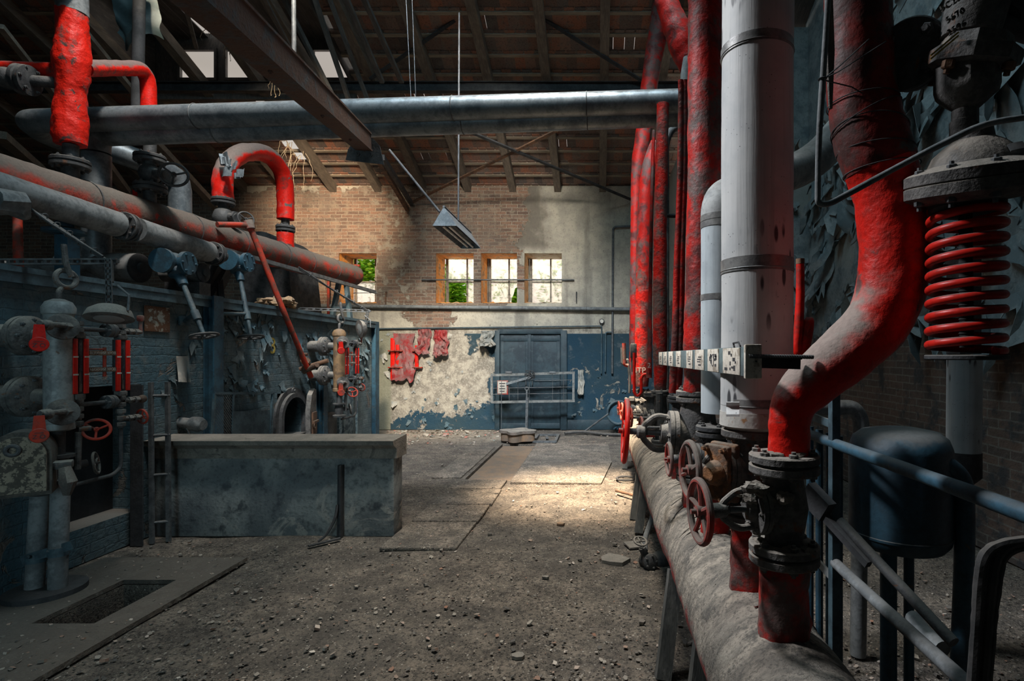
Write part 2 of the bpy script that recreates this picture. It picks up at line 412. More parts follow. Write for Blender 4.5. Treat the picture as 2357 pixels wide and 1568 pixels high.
skirt = t.mul(slope, t.ss(x, WX(899)-.01, WX(899)+.01))
bm = t.math('MAXIMUM', bm, skirt)
flak = t.mul(t.ss(t.noise(2.6, 6, .7, dist=1.), .60, .63), t.ss(z, 1.75, 1.2))
bm = t.mul(bm, t.math('SUBTRACT', 1., t.mul(flak, .9)))
col = t.mix(bm, col, blue)
# soot and ochre-orange paint inside the window reveals
rev = t.ss(t.y, WY+.02, WY+.04)
och = t.mix(t.ss(nm, .42, .64), (.72,.30,.05), (.56,.42,.26)); och = t.mix(t.ss(x, WX(1195), WX(1230)), och, (.5,.45,.35))
col = t.mix(rev, col, t.mix(t.ss(t.noise(9, 5), .5, .66), och, (.3,.17,.07)))
hgt = t.add(t.add(t.mul(pm, .7), t.mul(t.math('SUBTRACT', 1., bf), t.mul(t.math('SUBTRACT', 1., pm), 1.3))), t.add(t.mul(nf, .35), t.add(t.mul(nm, .7), t.mul(bm, .35))))
M['farwall'] = t.done(col, .9, 0, t.bump(hgt, 1., .03))

b = MB(); wins = [(780,867),(1003,1090),(1107,1190),(1207,1293)]
WT, WB = WZ(583), WZ(698)
DOOR = (WX(1152), WX(1290), 0, WZ(769))
b.holed((-14.6,2.4), (0,5.47), [(WX(a),WX(c),WB,WT) for a, c in wins], (0,WY,0), X1, Z1, -Y1, .75)
struct('wall_back', b, M['farwall'])

# windows: 2 x 2 panes behind deep reveals
M['winframe'] = worn('window_frame_paint', (.24,.22,.18), (.12,.11,.095), .7, 0, 14, (.42,.6), .4, (.4,.37,.32), .5, 60, .004)
t = NT('dirty_glass'); n1 = t.noise(5, 6, .65, dist=.8); n2 = t.noise(22, 4)
tr = t.n.new('ShaderNodeBsdfTranslucent'); tp = t.n.new('ShaderNodeBsdfTransparent'); mx = t.n.new('ShaderNodeMixShader'); m2 = t.n.new('ShaderNodeMixShader')
t.put(tr.inputs[0], t.mix(t.ss(t.add(n1, t.mul(n2, .3)), .62, .9), (.97,.93,.88), (.45,.44,.42))); t.put(tp.inputs[0], (1.,.96,.92))
gl = t.n.new('ShaderNodeBsdfGlossy'); gl.inputs['Roughness'].default_value = .2
t.put(m2.inputs[0], .05); t.l.new(tr.outputs[0], m2.inputs[1]); t.l.new(gl.outputs[0], m2.inputs[2])
t.put(mx.inputs[0], t.add(.40, t.mul(t.ss(n1, .45, .6), .35))); t.l.new(m2.outputs[0], mx.inputs[1]); t.l.new(tp.outputs[0], mx.inputs[2])
t.l.new(mx.outputs[0], t.n['Material Output'].inputs[0]); M['glass'] = t.m
GY = 12.93
def pane_poly(u0, u1, v0, v1, broken):
    if not broken: return [(u0,v0),(u1,v0),(u1,v1),(u0,v1)]
    w, h = u1-u0, v1-v0
    return [(u0,v0),(u0+.1*w,v0),(u0+.12*w,v0+.28*h),(u0+.22*w,v0+.45*h),(u0+.3*w,v0+.72*h),(u0+.55*w,v0+.86*h),(u0+.8*w,v0+.9*h),(u1,v0+.88*h),(u1,v1),(u0,v1)]
for i, (a, c) in enumerate(wins):
    xa, xb = WX(a)+.06, WX(c)+.16
    za, zb = WB+.02, WT+.08
    b = MB(); fw = .055; ym = GY
    for (p, q) in (((xa,za),(xb,za)),((xa,zb),(xb,zb))): b.box(((xa+xb)/2, ym, p[1]), (xb-xa, .07, fw))
    for px in (xa, xb): b.box((px, ym, (za+zb)/2), (fw, .07, zb-za))
    xm, zm = (xa+xb)/2, za+(zb-za)*.47
    b.box((xm, ym, (za+zb)/2), (.03,.05,zb-za)); b.box((xm, ym, zm), (xb-xa,.05,.032))
    w = struct('window_%d' % (i+1), b, M['winframe'])
    for iu, (u0, u1) in enumerate(((xa+.025,xm-.013),(xm+.013,xb-.025))):
        for iv, (v0, v1) in enumerate(((za+.025,zm-.014),(zm+.014,zb-.025))):
            if i == 1 and iu == 0 and iv == 0: continue
            if i == 0 and iu == 0 and iv == 1: continue
            b = MB(); b.prism(pane_poly(u0,u1,v0,v1, i == 2 and iu == 1 and iv == 0), (0,GY,0), X1, Z1, Y1, .004)
            struct('pane', b, M['glass'], w)
    b = MB(); b.sheet(lambda u, v: V((xa-.05+u*(xb-xa+.05), WY+.04+v*.66, WB+.012+.03*NZ.noise(V((u*6+i*3,v*5,2)))**2*3+.012*NZ.noise(V((u*17,v*9,i))))), 16, 8, .01)
    struct('sill', b, M['farwall'], w)

# double door in the blue dado
M['door'] = worn('blue_door_paint', (.018,.042,.055), (.010,.024,.034), .6, 0, 3, (.38,.62), .3, (.12,.125,.12), .5, 45, .006, (.4,.9), (.035,.055,.065), (.56,.66))
d0, d1, _, dt = DOOR; dm = WX(1219)
for k, (a, c) in enumerate(((d0, dm-.012),(dm+.012, d1))):
    b = MB(); b.rbox(((a+c)/2, WY-.02, dt/2), (c-a, .04, dt-.03), .006)
    for zz, hh in ((dt-.12,.09),(dt*.52,.07),(.09,.12)): b.rbox(((a+c)/2, WY-.049, zz), (c-a-.02, .014, hh), .004)
    for xx in (a+.045, c-.045): b.rbox((xx, WY-.045, dt/2), (.07, .014, dt-.05), .004)
    dd = struct('door_%d' % (k+1), b, M['door'])
    b = MB(); hx = c-.06 if k == 0 else a+.06
    b.tube(bend([(hx,WY-.05,1.0),(hx,WY-.10,1.0),(hx,WY-.10,1.14),(hx,WY-.05,1.14)], .02), .009, 8); struct('door_handle', b, M['steel'], dd)
b = MB(); b.rbox((d0-.06, WY-.045, dt/2+.04), (.11,.09,dt+.08), .008); b.rbox((d1+.08, WY-.045, dt/2+.04), (.14,.09,dt+.08), .008); b.rbox(((d0+d1)/2, WY-.045, dt+.05), (d1-d0+.1,.085,.11), .008)
b.rbox((dm, WY-.05, dt/2), (.075,.05,dt-.02), .006)
struct('trim_1', b, M['door'])
b = MB(); b.rbox(((d1+.16+1.5)/2, WY-.02, .11), (1.5-d1-.17,.04,.22), .006); struct('baseboard_back', b, M['door'])

# ---------------------------------------------------------------- other walls
t = NT('side_wall'); u = t.add(t.x, t.y); z = t.z
nb = t.noise(.9, 6, .6); nm = t.noise(4., 6, .65); nf = t.noise(24, 4)
bc, bf = t.brick(u, z, (.13,.085,.065), (.075,.06,.052), (.15,.135,.115), .255, .077)
bc = t.mix(t.ss(nm, .5, .64), bc, (.045,.045,.047))
pl = t.mix(t.ss(nm, .4, .64), (.20,.225,.225), (.10,.125,.135)); pl = t.mix(t.mul(t.ss(nf, .5, .7), .4), pl, (.05,.06,.065))
pl = t.mix(t.mul(t.ss(nb, .52, .6), .7), pl, (.24,.24,.215))
dz = t.add(z, t.mul(t.math('SUBTRACT', nm, .5), .5))
pm = t.ss(dz, 1.95, 2.02)
far = t.ss(t.y, 8.6, 8.7)
pmf = t.math('MAXIMUM', t.ss(dz, 2.75, 2.8), 0.)
bl = t.mix(t.ss(nb, .4, .6), (.018,.08,.13), (.05,.09,.11)); bl = t.mix(t.ss(nm, .55, .66), bl, (.16,.18,.18))
colA = t.mix(pm, bc, pl)
colB = t.mix(pmf, t.mix(t.ss(dz, 2.1, 2.14), bl, bc), t.mix(nm, (.40,.39,.35), (.25,.26,.25)))
M['sidewall'] = t.done(t.mix(far, colA, colB), .9, 0, t.bump(t.add(t.mul(nm, .8), t.add(t.mul(nf, .3), t.mul(pm, .5))), 1., .03))
b = MB(); b.box((1.55+.15, 10.35, 2.75), (.3, 3.7, 5.5)); struct('wall_right_far', b, M['sidewall'])
b = MB(); b.box((2.575, 8.6, 3.4), (2.05, .2, 6.8)); struct('wall_return', b, M['sidewall'])
b = MB(); b.box((3.45, 2.75, 4.4), (.3, 11.7, 8.8)); struct('wall_right', b, M['sidewall'])
b = MB(); b.box((-14.75, 4.6, 4.2), (.3, 15.6, 8.4)); struct('wall_left', b, M['sidewall'])
b = MB(); b.box((-5.6, -3.15, 3.7), (18.4, .3, 7.4)); struct('wall_front', b, M['sidewall'])

# ---------------------------------------------------------------- floor with a channel and an open pit
def dirt(name, k=1., sc=1.):
    t = NT(name)
    nb = t.noise(.8, 5, .6); nm = t.noise(5, 6, .65); nf = t.noise(38, 6, .72); ng = t.noise(110, 3, .7)
    vs = t.voro(75, out='Color'); sp = t.n.new('ShaderNodeSeparateXYZ'); t.l.new(vs, sp.inputs[0]); vd = t.voro(75)
    c = t.mix(t.ss(nm, .36, .64), (.27,.225,.18), (.15,.128,.105)); c = t.mix(t.ss(nf, .44, .62), c, (.07,.062,.055)); c = t.mix(t.mul(t.ss(ng, .52, .66), .75), c, (.36,.31,.25))
    c = t.mix(t.mul(t.ss(nb, .42, .62), .5), c, (.12,.112,.10))
    c = t.mix(t.mul(t.ss(sp.outputs[0], .93, .97), t.ss(vd, .55, .3)), c, (.46,.42,.36)); c = t.mix(t.mul(t.ss(sp.outputs[1], .90, .95), t.ss(vd, .6, .3)), c, (.03,.028,.026))
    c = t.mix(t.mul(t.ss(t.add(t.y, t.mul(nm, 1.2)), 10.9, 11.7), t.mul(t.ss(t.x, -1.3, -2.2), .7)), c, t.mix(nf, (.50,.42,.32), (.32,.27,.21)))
    c = t.times(c, t.mix(t.ss(t.noise(3.2, 6, .66), .42, .6), (k,k,k), (.72*k,.72*k,.73*k)))
    return t.done(c, .95, 0, t.bump(t.add(t.mul(nf, .9), t.add(t.mul(ng, .5), t.add(t.mul(nm, .8), t.mul(vd, -.35)))), 1., .022), .2)
M['floor'] = dirt('dirt_floor'); M['slabdirt'] = dirt('dusty_concrete', 1.28); M['rustdirt'] = None
CH = (-1.78, -1.15, 7.2, 10.2); PIT = (-3.42, -3.04, 3.28, 3.92)
b = MB(); st = .09
xs = sorted(set([round(-14.6+st*i, 4) for i in range(int(18.2/st)+1)]+list(CH[:2])+list(PIT[:2]))); ys = sorted(set([round(-3+st*i, 4) for i in range(int(15.3/st)+1)]+[WY+.05]+list(CH[2:])+list(PIT[2:])))
def inh(cx, cy): return (CH[0]<cx<CH[1] and CH[2]<cy<CH[3]) or (PIT[0]<cx<PIT[1] and PIT[2]<cy<PIT[3])
g = {}
def fv(i, j):
    if (i,j) not in g:
        q = V((xs[i], ys[j], 0)); edge = any(h[0]-1e-4 <= xs[i] <= h[1]+1e-4 and h[2]-1e-4 <= ys[j] <= h[3]+1e-4 for h in (CH,PIT)); q.z = 0 if edge else -.012+.016*NZ.noise(q*1.3)+.008*NZ.noise(q*5)
        if xs[i] > .1 and ys[j] < 6 and not edge: q.z += .012*max(0, NZ.noise(q*9))
        g[(i,j)] = b.b.verts.new(q)
    return g[(i,j)]
for i in range(len(xs)-1):
    for j in range(len(ys)-1):
        if not inh((xs[i]+xs[i+1])/2, (ys[j]+ys[j+1])/2): b.face((fv(i,j),fv(i+1,j),fv(i+1,j+1),fv(i,j+1)))
for (a, c_, d, e), dep in ((CH,.06),(PIT,.9)):
    k = [b.b.verts.new(q) for q in ((a,d,.0),(c_,d,.0),(c_,e,.0),(a,e,.0))]; lo = [b.b.verts.new(V(q.co)-V((0,0,dep))) for q in k]
    b.join(k, lo); b.face(lo)
struct('floor', b, M['floor'], clean=True)
M['slab'] = worn('concrete_slab', (.25,.225,.19), (.165,.15,.13), .95, 0, 5, (.4,.6), .35, (.2,.18,.15), 1., 80, .012, (.5,.9), (.10,.092,.082), (.57,.66))
M['slabrust'] = worn('rusty_floor_plate', (.20,.125,.075), (.13,.10,.075), .9, 0, 6, (.4,.6), .3, (.2,.16,.12), .8, 70, .008, (.5,.9))
labs = ['pale cracked slab over the trench, nearest the low wall end', 'dusty slab over the trench, second from the low wall end', 'darker slab over the trench with a scraped patch, third from the low wall end', 'narrow slab closing the trench just before the rusty recess']
for k, (y0, y1) in enumerate(((4.62,5.36),(5.38,5.98),(6.0,6.68),(6.7,7.19))):
    b = MB(); jit = .03*((k*7)%3-1)
    b.rbox(((-1.84-1.19)/2+jit*.4, (y0+y1)/2, .002), (.66, y1-y0-.012, .034), .009, Matrix.Rotation(jit*.5, 3, 'Z'))
    obj('trench_slab', b, M['slabdirt'], None, labs[k], 'floor slab', 'slabs over the floor trench')
for k, (y0, y1) in enumerate(((7.22,9.15),(9.18,10.18))):
    b = MB(); b.rbox((-1.465, (y0+y1)/2, -.045), (.61, y1-y0, .02), .004)
    obj('trench_plate', b, M['slabrust'], None, ('long rust-brown plate sunk in the floor channel', 'short rust-brown plate in the floor channel beside the cast iron scale')[k], 'floor plate', 'rusty plates in the channel')
b = MB(); b.rbox((-2.05,8.6,-.002), (.40,2.5,.025), .006); obj('floor_strip', b, M['slabdirt'], None, 'long pale concrete strip along the rusty channel, on the low wall side', 'floor slab')
b = MB(); b.prism([(-1.13,7.05),(.05,7.0),(.22,8.4),(.2,10.15),(-1.13,10.2)], (0,0,-.02), X1, Y1, Z1, .034); obj('concrete_apron', b, M['slabdirt'], None, 'wide sunlit concrete apron between the rusty channel and the manifold pipe', 'floor slab')
# the raised steel plate with the open pit
b = MB(); b.holed((-3.95,-2.81), (2.3,4.36), [PIT], (0,0,.035), X1, Y1, Z1, .03)
obj('pit_cover', b, worn('dusty_pit_plate', (.12,.10,.08), (.07,.06,.05), .95, 0, 5, (.4,.6), .8, (.13,.112,.093), 1., 55, .03, (.3,.9), (.17,.15,.125), (.52,.62)), None, 'dirt-covered steel floor plate with a rectangular opening over the pit', 'floor plate')
b = MB(); b.lathe((-3.3,3.62,-.55), (0,1,.1), [(.09,0),(.13,.02),(.13,.06),(.1,.08),(.1,.14),(.13,.16),(.13,.2),(.08,.22)], 20); b.tube([(-3.3,3.2,-.6),(-3.3,3.7,-.55),(-3.1,4.1,-.5)], .06)
obj('pit_pipe', b, M['dark'], None, 'flanged dark pipe lying inside the open floor pit', 'pipe')
# ---------------------------------------------------------------- roof: tiles on battens on rafters
SL = .384; AN = -math.atan(SL); RX = Matrix.Rotation(AN, 3, 'X')
def RZ(Y): return 5.5+SL*(WY-Y)
def RP(x, y):
    e = (CY-y)/F; Y = (RZ(0)-CZ)/(e+SL); return V(((x-CX)/F*Y, Y, RZ(Y)))
def px(q): return (CX+q.x/q.y*F, CY-(q.z-CZ)/q.y*F)
DX0, DX1, DYF = -7.95, -4.33, 9.72          # dormer
t = NT('clay_tiles'); nm = t.noise(7, 5, .65); nf = t.noise(40, 3)
c = t.ramp(t.rnd, [(0.,(.10,.09,.085)),(.35,(.22,.13,.095)),(.6,(.33,.14,.085)),(.8,(.15,.13,.12)),(1.,(.27,.17,.13))])
c = t.mix(t.mul(t.ss(nm, .48, .64), .6), c, (.16,.15,.135)); c = t.mix(t.mul(t.ss(nf, .5, .7), .5), c, (.035,.033,.032))
M['tile'] = t.done(c, .9, 0, t.bump(t.add(nm, t.mul(nf, .5)), .8, .01))
HOLES = [(640,305,712,333),(670,335,704,360),(574,214,610,240)]
SLITS = [(1108,50),(1402,97),(1446,87),(1287,310),(977,348),(1032,345),(936,216),(958,216),(995,216),(1015,216),(645,232),(632,226),(470,228),(485,238),(514,232),(836,220),(855,222),(462,222)]
rng = random.Random(3)
b = MB(); pitch = .176; k = 0
Yr = 12.62
while Yr > 5.3:
    i0 = int(-14.6/pitch)
    for i in range(i0, int(2.2/pitch)+1):
        X = (i+.5*(k%2))*pitch; Yc = Yr-.19
        if X > 1.6 and Yc < 8.5: continue
        q = V((X, Yc, RZ(Yc)+.06)); hx, hy = px(q)
        if DX0-.02 < X < DX1+.02 and 6.0 < Yc < DYF+.14: continue
        if any(h[0] <= hx <= h[2] and h[1] <= hy <= h[3] for h in HOLES): continue
        w = pitch+.004
        if any(abs(hx-sx) < 9 and abs(hy-sy) < 16 for sx, sy in SLITS): w -= .022
        R = Matrix.Rotation(AN-.03+rng.uniform(-.012,.012), 3, 'X') @ Matrix.Rotation(rng.uniform(-.012,.012), 3, 'Z')
        b.box(q+V((0,0,rng.uniform(-.003,.004))), (w, .43, .014), R)
        b.box(q+RX @ V((0,-.185,-.016)), (w*.86, .045+rng.uniform(0,.02), .022), RX)      # hanging nib
    Yr -= .352; k += 1
struct('ceiling', b, M['tile'], clean=False)
# solid boarding over the unseen rest of the roof, opening added for lamps
b = MB(); MR = M['board']
def slab(xa, xb, ya, za, yb, zb): b.prism([(xa,0),(xb,0),(xb,V((0,yb-ya,zb-za)).length),(xa,V((0,yb-ya,zb-za)).length)], (0,ya,za), X1, V((0,yb-ya,zb-za)).normalized(), V((0,zb-za,-(yb-ya))).normalized()*-1, .05)
slab(-14.6, 3.6, 5.45, RZ(5.45)+.05, 4.9, RZ(4.9)+.05)
slab(-14.6, -4.4, 4.9, RZ(4.9)+.05, 2.2, RZ(2.2)+.05); slab(2.2, 3.6, 4.9, RZ(4.9)+.05, 2.2, RZ(2.2)+.05)
slab(-14.6, 3.6, 2.2, RZ(2.2)+.05, -3.3, 7.2); slab(1.5, 3.6, 8.7, RZ(8.7)+.08, 5.4, RZ(5.4)+.08)
struct('roof_boarding', b, MR)
# rafters and battens
def rafter(i, x):
    X = WX(x); y1, y0 = 12.42, (8.4 if X > 1.4 else 5.6)
    b = MB(); b.beam((X, y1, RZ(y1)-.075), (X+.0, y0, RZ(y0)-.075), .15, .17); return b
xr = [354+103.3*i for i in range(-4, 12)]
for i, x in enumerate(xr):
    lab = 'weathered timber rafter running down to the far wall'
    if 400 < x < 1480: lab = 'weathered rafter meeting the far wall top, %s' % ({0:'over the curved red pipe',1:'above the red arch, beside the roof hole',2:'beside the broken roof hole',3:'behind the end of the steel beam',4:'just past the beam end gusset',5:'above the hanging tube lamp',6:'behind the lamp rod',7:'above the middle of three windows',8:'above the plain plaster by the last window',9:'beside the leaning red pipe',10:'over the plaster corner'}.get(int((x-400)//103.3), 'by the pipes'))
    o = obj('rafter', rafter(i, x), M['rafter'], None, lab, 'rafter', 'roof rafters')
bl = 0; Yb = 12.3
while Yb > 6.0:
    segs = [(-14.6, 1.6 if Yb < 8.5 else 2.2)]
    if DYF > Yb > 6.0: segs = [(-14.6, DX0), (DX1, segs[0][1])]
    for sg in segs:
        b = MB(); q = V(((sg[0]+sg[1])/2, Yb, RZ(Yb)+.037)); b.beam((sg[0],Yb,RZ(Yb)+.037),(sg[1],Yb,RZ(Yb)+.037), .055, .05, RX @ Z1)
        y = px(V((0,Yb,RZ(Yb))))[1]
        where = 'low, just above the far wall' if y > 370 else ('below the grey twin ducts' if y > 290 else ('just under the steel joist' if y > 200 else 'high above the steel joist'))
        obj('batten', b, M['batten'], None, 'thin timber batten under the roof tiles, '+where, 'batten', 'tile battens '+where)
    Yb -= .352; bl += 1
# purlin
b = MB(); pz = 6.255
for dz_, w_, h_ in ((.075,.11,.012),(-.075,.11,.012),(0,.012,.15)): b.beam((-14.5,9.3,pz+dz_),(1.9,9.3,pz+dz_), w_, h_)
obj('roof_purlin', b, M['dark'], None, 'long dark steel joist crossing under the rafters above the grey ducts', 'steel joist')
# dormer: front, roof planks, cheeks
zb, zt = RZ(DYF)-.02, None
def DZ(y): return CZ+(CY-y)*DYF/F
def DXp(x): return (x-CX)*DYF/F
wz0, wz1 = DZ(187), DZ(113)
b = MB(); wd = [(DXp(a),DXp(c),wz0,wz1) for a, c in ((413,502),(518,605),(620,704),(719,808))]
b.holed((DX0,DX1),(RZ(DYF)-.2,wz1+.28), wd, (0,DYF,0), X1, Z1, -Y1, .07)
struct('dormer_front', b, M['board'])
labs = ['first from the dangling teal sheet','with green growth along its head','mostly hidden by the steel beam','last, crossed by slanting timbers']
for k, (a, c, lo, hi) in enumerate(wd):
    b = MB()
    b.box(((a+c)/2,DYF-.02,lo+.02),(c-a,.06,.045)); b.box(((a+c)/2,DYF-.02,hi-.02),(c-a,.06,.045)); b.box((a+.02,DYF-.02,(lo+hi)/2),(.045,.06,hi-lo-.09)); b.box((c-.02,DYF-.02,(lo+hi)/2),(.045,.06,hi-lo-.09))
    struct('window_%d' % (k+5), b, M['board'])
b = MB(); ds = .155; n = 22; w = (DX1-DX0)/n
for i in range(n):
    X = DX0+(i+.5)*w; z0, z1 = wz1+.22, wz1+.22+ds*(DYF-6.0)
    if i in (6,): continue
    ya = DYF+.1 if i != 7 else 8.4
    b.beam((X,ya,z0-(ya-DYF)*ds+rng.uniform(-.01,.01)),(X+rng.uniform(-.01,.01),5.75,z1), w-(.004 if i%4 else .010), .02)
struct('dormer_roof', b, M['board'])
for nm_, X in (('dormer_cheek_left', DX0),('dormer_cheek_right', DX1)):
    b = MB(); b.prism([(DYF,RZ(DYF)-.1),(DYF,wz1+.3),(5.7,wz1+.3+ds*(DYF-5.7)),(5.7,RZ(5.7)-.1)], (X,0,0), Y1, Z1, X1, .03); struct(nm_, b, M['board'])
# timbers of the dormer opening, seen against the light
tim = [((640,-30,8.2),(800,290,9.1),.07,'dark timber crossing the dormer window corner beside the steel beam'),
       ((719,-20,7.9),(806,240,9.0),.065,'dark timber in front of the last dormer window'),
       ((752,-20,7.9),(850,240,9.0),.055,'dark timber at the dormer cheek'),
       ((600,-20,7.6),(668,110,8.6),.05,'thin timber behind the hanging steel rod'),
       ((428,20,7.4),(452,110,8.6),.05,'short dark timber hanging over the first dormer window'),
       ((790,-20,7.6),(880,190,8.8),.07,'dark timber beside the dormer cheek, running down to the joist'),
       ((830,-20,7.6),(925,190,8.9),.07,'dark timber under the tiles, second past the dormer cheek'),
       ((118,-20,5.6),(330,240,7.4),.07,'dark timber slanting behind the red standing pipe'),
       ((0,60,5.5),(190,300,7.4),.06,'dark timber slanting down behind the red cross arm'),
       ((0,310,8.),(160,450,10.6),.14,'dark timber low under the roof beside the wide dusty pipe'),
       ((150,250,8.),(290,440,10.6),.14,'dark timber behind the galvanised vertical duct'),
       ((330,300,8.),(500,480,11.),.12,'pair timber running down to the red arch valve')]
for p, q, w_, lab in tim:
    b = MB(); b.beam(P(*p), P(*q), w_, w_*.8); obj('roof_timber', b, M['board'] if p[0] not in (118,0,150,330) else M['rafter'], None, lab, 'timber', 'loose slanting roof timbers')
# steel truss chord coming towards the camera, with its end gusset
E_ = P(838,347,4.6); N_ = P(400,-110,1.75); E_, N_ = V((E_.x,4.6,E_.z)), V((-1.36,1.55,2.83))
bd = (E_-N_).normalized(); bs = bd.cross(Z1).normalized(); bu = bs.cross(bd); bw, bh = .135, .14
b = MB()
b.beam(N_+bu*.006, E_+bu*.006, bw, .012, bu); b.beam(N_+bu*bh, E_+bu*bh, bw, .012, bu)
for sg in (1,-1): b.beam(N_+bu*bh/2+bs*sg*(bw/2-.012), E_+bu*bh/2+bs*sg*(bw/2-.012), .010, bh-.012, bu)
for f_ in (.35,.62,.85): b.bolts(N_.lerp(E_, f_), -bu, .0, 1, .011)
t_ = obj('truss_beam', b, worn('rust_brown_beam', (.10,.05,.034), (.075,.08,.085), .8, 0, 7, (.5,.68), .8, (.13,.135,.14), .9, 60, .01, (.2,.7)), None, 'heavy rust-brown steel beam running out overhead in front of the grey ducts', 'steel beam')
b = MB(); b.prism([(-.15,-.085),(.155,-.10),(.125,.05),(.07,.11),(-.075,.08),(-.13,.0)], E_+bd*.005, bs, bu, bd, .02)
for dx_ in (-.055,.045): b.lathe(E_+bs*dx_-bu*.03, -bd, [(.022,0),(.022,.014),(.011,.014),(.011,.024)],6)
obj('gusset_plate', b, M['iron'], t_)
for k, (p, q) in enumerate((((862,352,8.75),(938,482,12.15)),((880,362,8.78),(948,470,12.15)))):
    b = MB(); b.beam(P(*p), P(*q), .07, .09); obj('roof_strut', b, M['rust'] if k == 0 else M['dark'], None, ('orange-rusted angle strut from the beam gusset down to the brick wall','dark angle strut beside the orange-rusted one')[k], 'strut', 'struts at the beam end')
br = [((1150,-20,8.3),(1484,190,9.2),.05,'dark flat steel brace falling across the roof towards the leaning red pipe','dark'),
      ((1108,4,8.4),(852,182,9.2),.05,'dark flat brace rising from the dormer cheek over the ducts','dark'),
      ((1083,304,9.35),(1458,462,12.1),.055,'dark flat brace falling to the plaster corner behind the red pipes','dark'),
      ((1282,300,9.35),(944,468,12.1),.055,'rusty flat brace falling to the beam strut at the brick wall','rust')]
for p, q, w_, lab, m in br:
    b = MB(); b.beam(P(*p), P(*q), w_, .03, RX @ Z1); obj('roof_brace', b, M[m], None, lab, 'brace', 'flat roof braces')
# hanging rods and wires
for p, q, r, lab, m in (((676,-15,5.6),(677,128,5.7),.022,'grey steel rod hanging beside the overhead steel beam','steel'),
        ((934,-15,5.3),(946,228,5.3),.004,'thin wire hanging down to the grey duct, one of a pair','steel'),
        ((948,-15,5.3),(957,226,5.3),.004,'thin wire with a knotted end hanging beside its pair','steel'),
        ((1057,30,7.2),(1055,508,6.75),.011,'thin straight steel rod carrying the tube lamp from the roof','dark'),
        ((896,345,6.3),(1012,488,6.28),.014,'slanting dark rod running from the roof to the lamp apex','dark')):
    b = MB(); b.tube([P(*p), P(*q)], r, 8); obj('hanging_rod', b, M[m], None, lab, 'rod', 'rods and wires under the roof')
# dry vines through the roof holes
M['vine'] = worn('dry_vine', (.33,.27,.19), (.22,.18,.13), .9, 0, 20, (.4,.6), 0, bump=.3)
rng = random.Random(11)
def vine(starts, Y, length, n, lab):
    b = MB()
    for k in range(n):
        x0 = starts[k%len(starts)]; y0 = x0[1]+rng.uniform(-4,4); x = x0[0]+rng.uniform(-4,4); pts = []; dxp = rng.uniform(-.5,.5); L = length*rng.uniform(.5,1.)
        for j in range(9):
            f = j/8; pts.append((P(x+dxp*40*math.sin(f*2.2)+rng.uniform(-2,2), y0+L*f-(12*math.sin(f*6) if k%3 == 0 else 0), Y-.1*f), .006*(1-.6*f)))
        a, r = smooth_path(pts, 3); b.tube(a, r, 5)
    obj('dry_vine', b, M['vine'], None, lab, 'vine', 'dry roots hanging through the roof')
vine([(652,326),(662,330),(672,330)], 10.6, 60, 8, 'tangle of dry roots hanging from the broken roof hole behind the red arch')
vine([(676,355),(690,356),(700,352)], 10.7, 95, 7, 'long dry roots hanging below the small roof hole by the brick wall')
vine([(625,182),(630,190)], 9.1, 40, 4, 'short dry roots hanging from the dormer sill over the duct')
vine([(520,100),(560,96),(480,60)], 9.2, 34, 10, 'dry creeper fringing the head of the second dormer window')
# torn teal sheet and the post beside it
b = MB()
def sh(u, v):
    q = P(252+u*122, -20+v*(75+55*math.sin(u*3.0+.4)**2+30*u), 6.05)
    q.y += .10*math.sin(u*5+v*1.5)+.05*NZ.noise(V((u*3,v*3,1))); q.x += .04*NZ.noise(V((u*4,v*4,4))); return q
b.sheet(sh, 22, 16, .006)
obj('torn_sheet', b, worn('teal_sheet', (.03,.055,.06), (.018,.036,.042), .6, 0, 6, (.4,.62), .3, DUST, .4, 40, .006), None, 'torn teal sheet hanging in folds from the roof', 'sheet')
b = MB(); b.tube([P(321,-20,5.8), P(316,256,5.8)], .055, 16); obj('hanging_post', b, M['dark'], None, 'brown steel tube standing between the torn teal sheet and the red cross arm', 'steel tube')

# ---------------------------------------------------------------- tube lamp
LY0, LY1 = 6.2, 7.5
A0 = P(1022,476,LY0); B0 = P(996,520,LY0); C0 = P(1051,520,LY0)
th = thing('fluorescent_lamp', 'triangular grey metal tube lamp hanging in front of the far windows', 'lamp', V((A0.x,LY0+.6,B0.z)))
b = MB(); d = V((0,LY1-LY0,0)); tl = .02
for p, q in ((A0,B0),(A0,C0)): b.sheet(lambda u, v, p=p, q=q: p.lerp(q, u)+d*v, 4, 4, .004)
b.tube([A0+V((0,-.01,.0)), A0+d+V((0,.01,0))], .014, 10)
obj('housing', b, M['steel'], th)
for k, o_ in enumerate((V((0,0,0)), d)):
    b = MB(); b.prism([(A0.x,A0.z),(B0.x,B0.z),(C0.x,C0.z)], (0,o_.y+LY0-(.006 if k == 0 else 0),0), X1, Z1, Y1, .006); obj('end_plate', b, M['galv'], th)
M['tubeglass'] = worn('frosted_tube', (.66,.64,.60), (.5,.48,.44), .25, 0, 12, (.5,.7), .3, bump=.05)
for sx in (.36,.62):
    b = MB(); q = B0.lerp(C0, sx)+V((0,.05,.012)); b.tube([q, q+V((0,LY1-LY0-.1,0))], .014, 12); t1 = obj('fluorescent_tube', b, M['tubeglass'], th)
    b = MB(); b.cyl(q+V((0,-.04,0)), q, .016); b.box(q+V((0,-.02,.03)), (.02,.02,.05)); ROOT[t1.name] = ROOT[th.name]; obj('socket', b, M['steel'], t1)
b = MB(); b.box((B0+C0)/2+V((0,.65,.075)), (.1,1.24,.03)); obj('ballast', b, M['steel'], th)
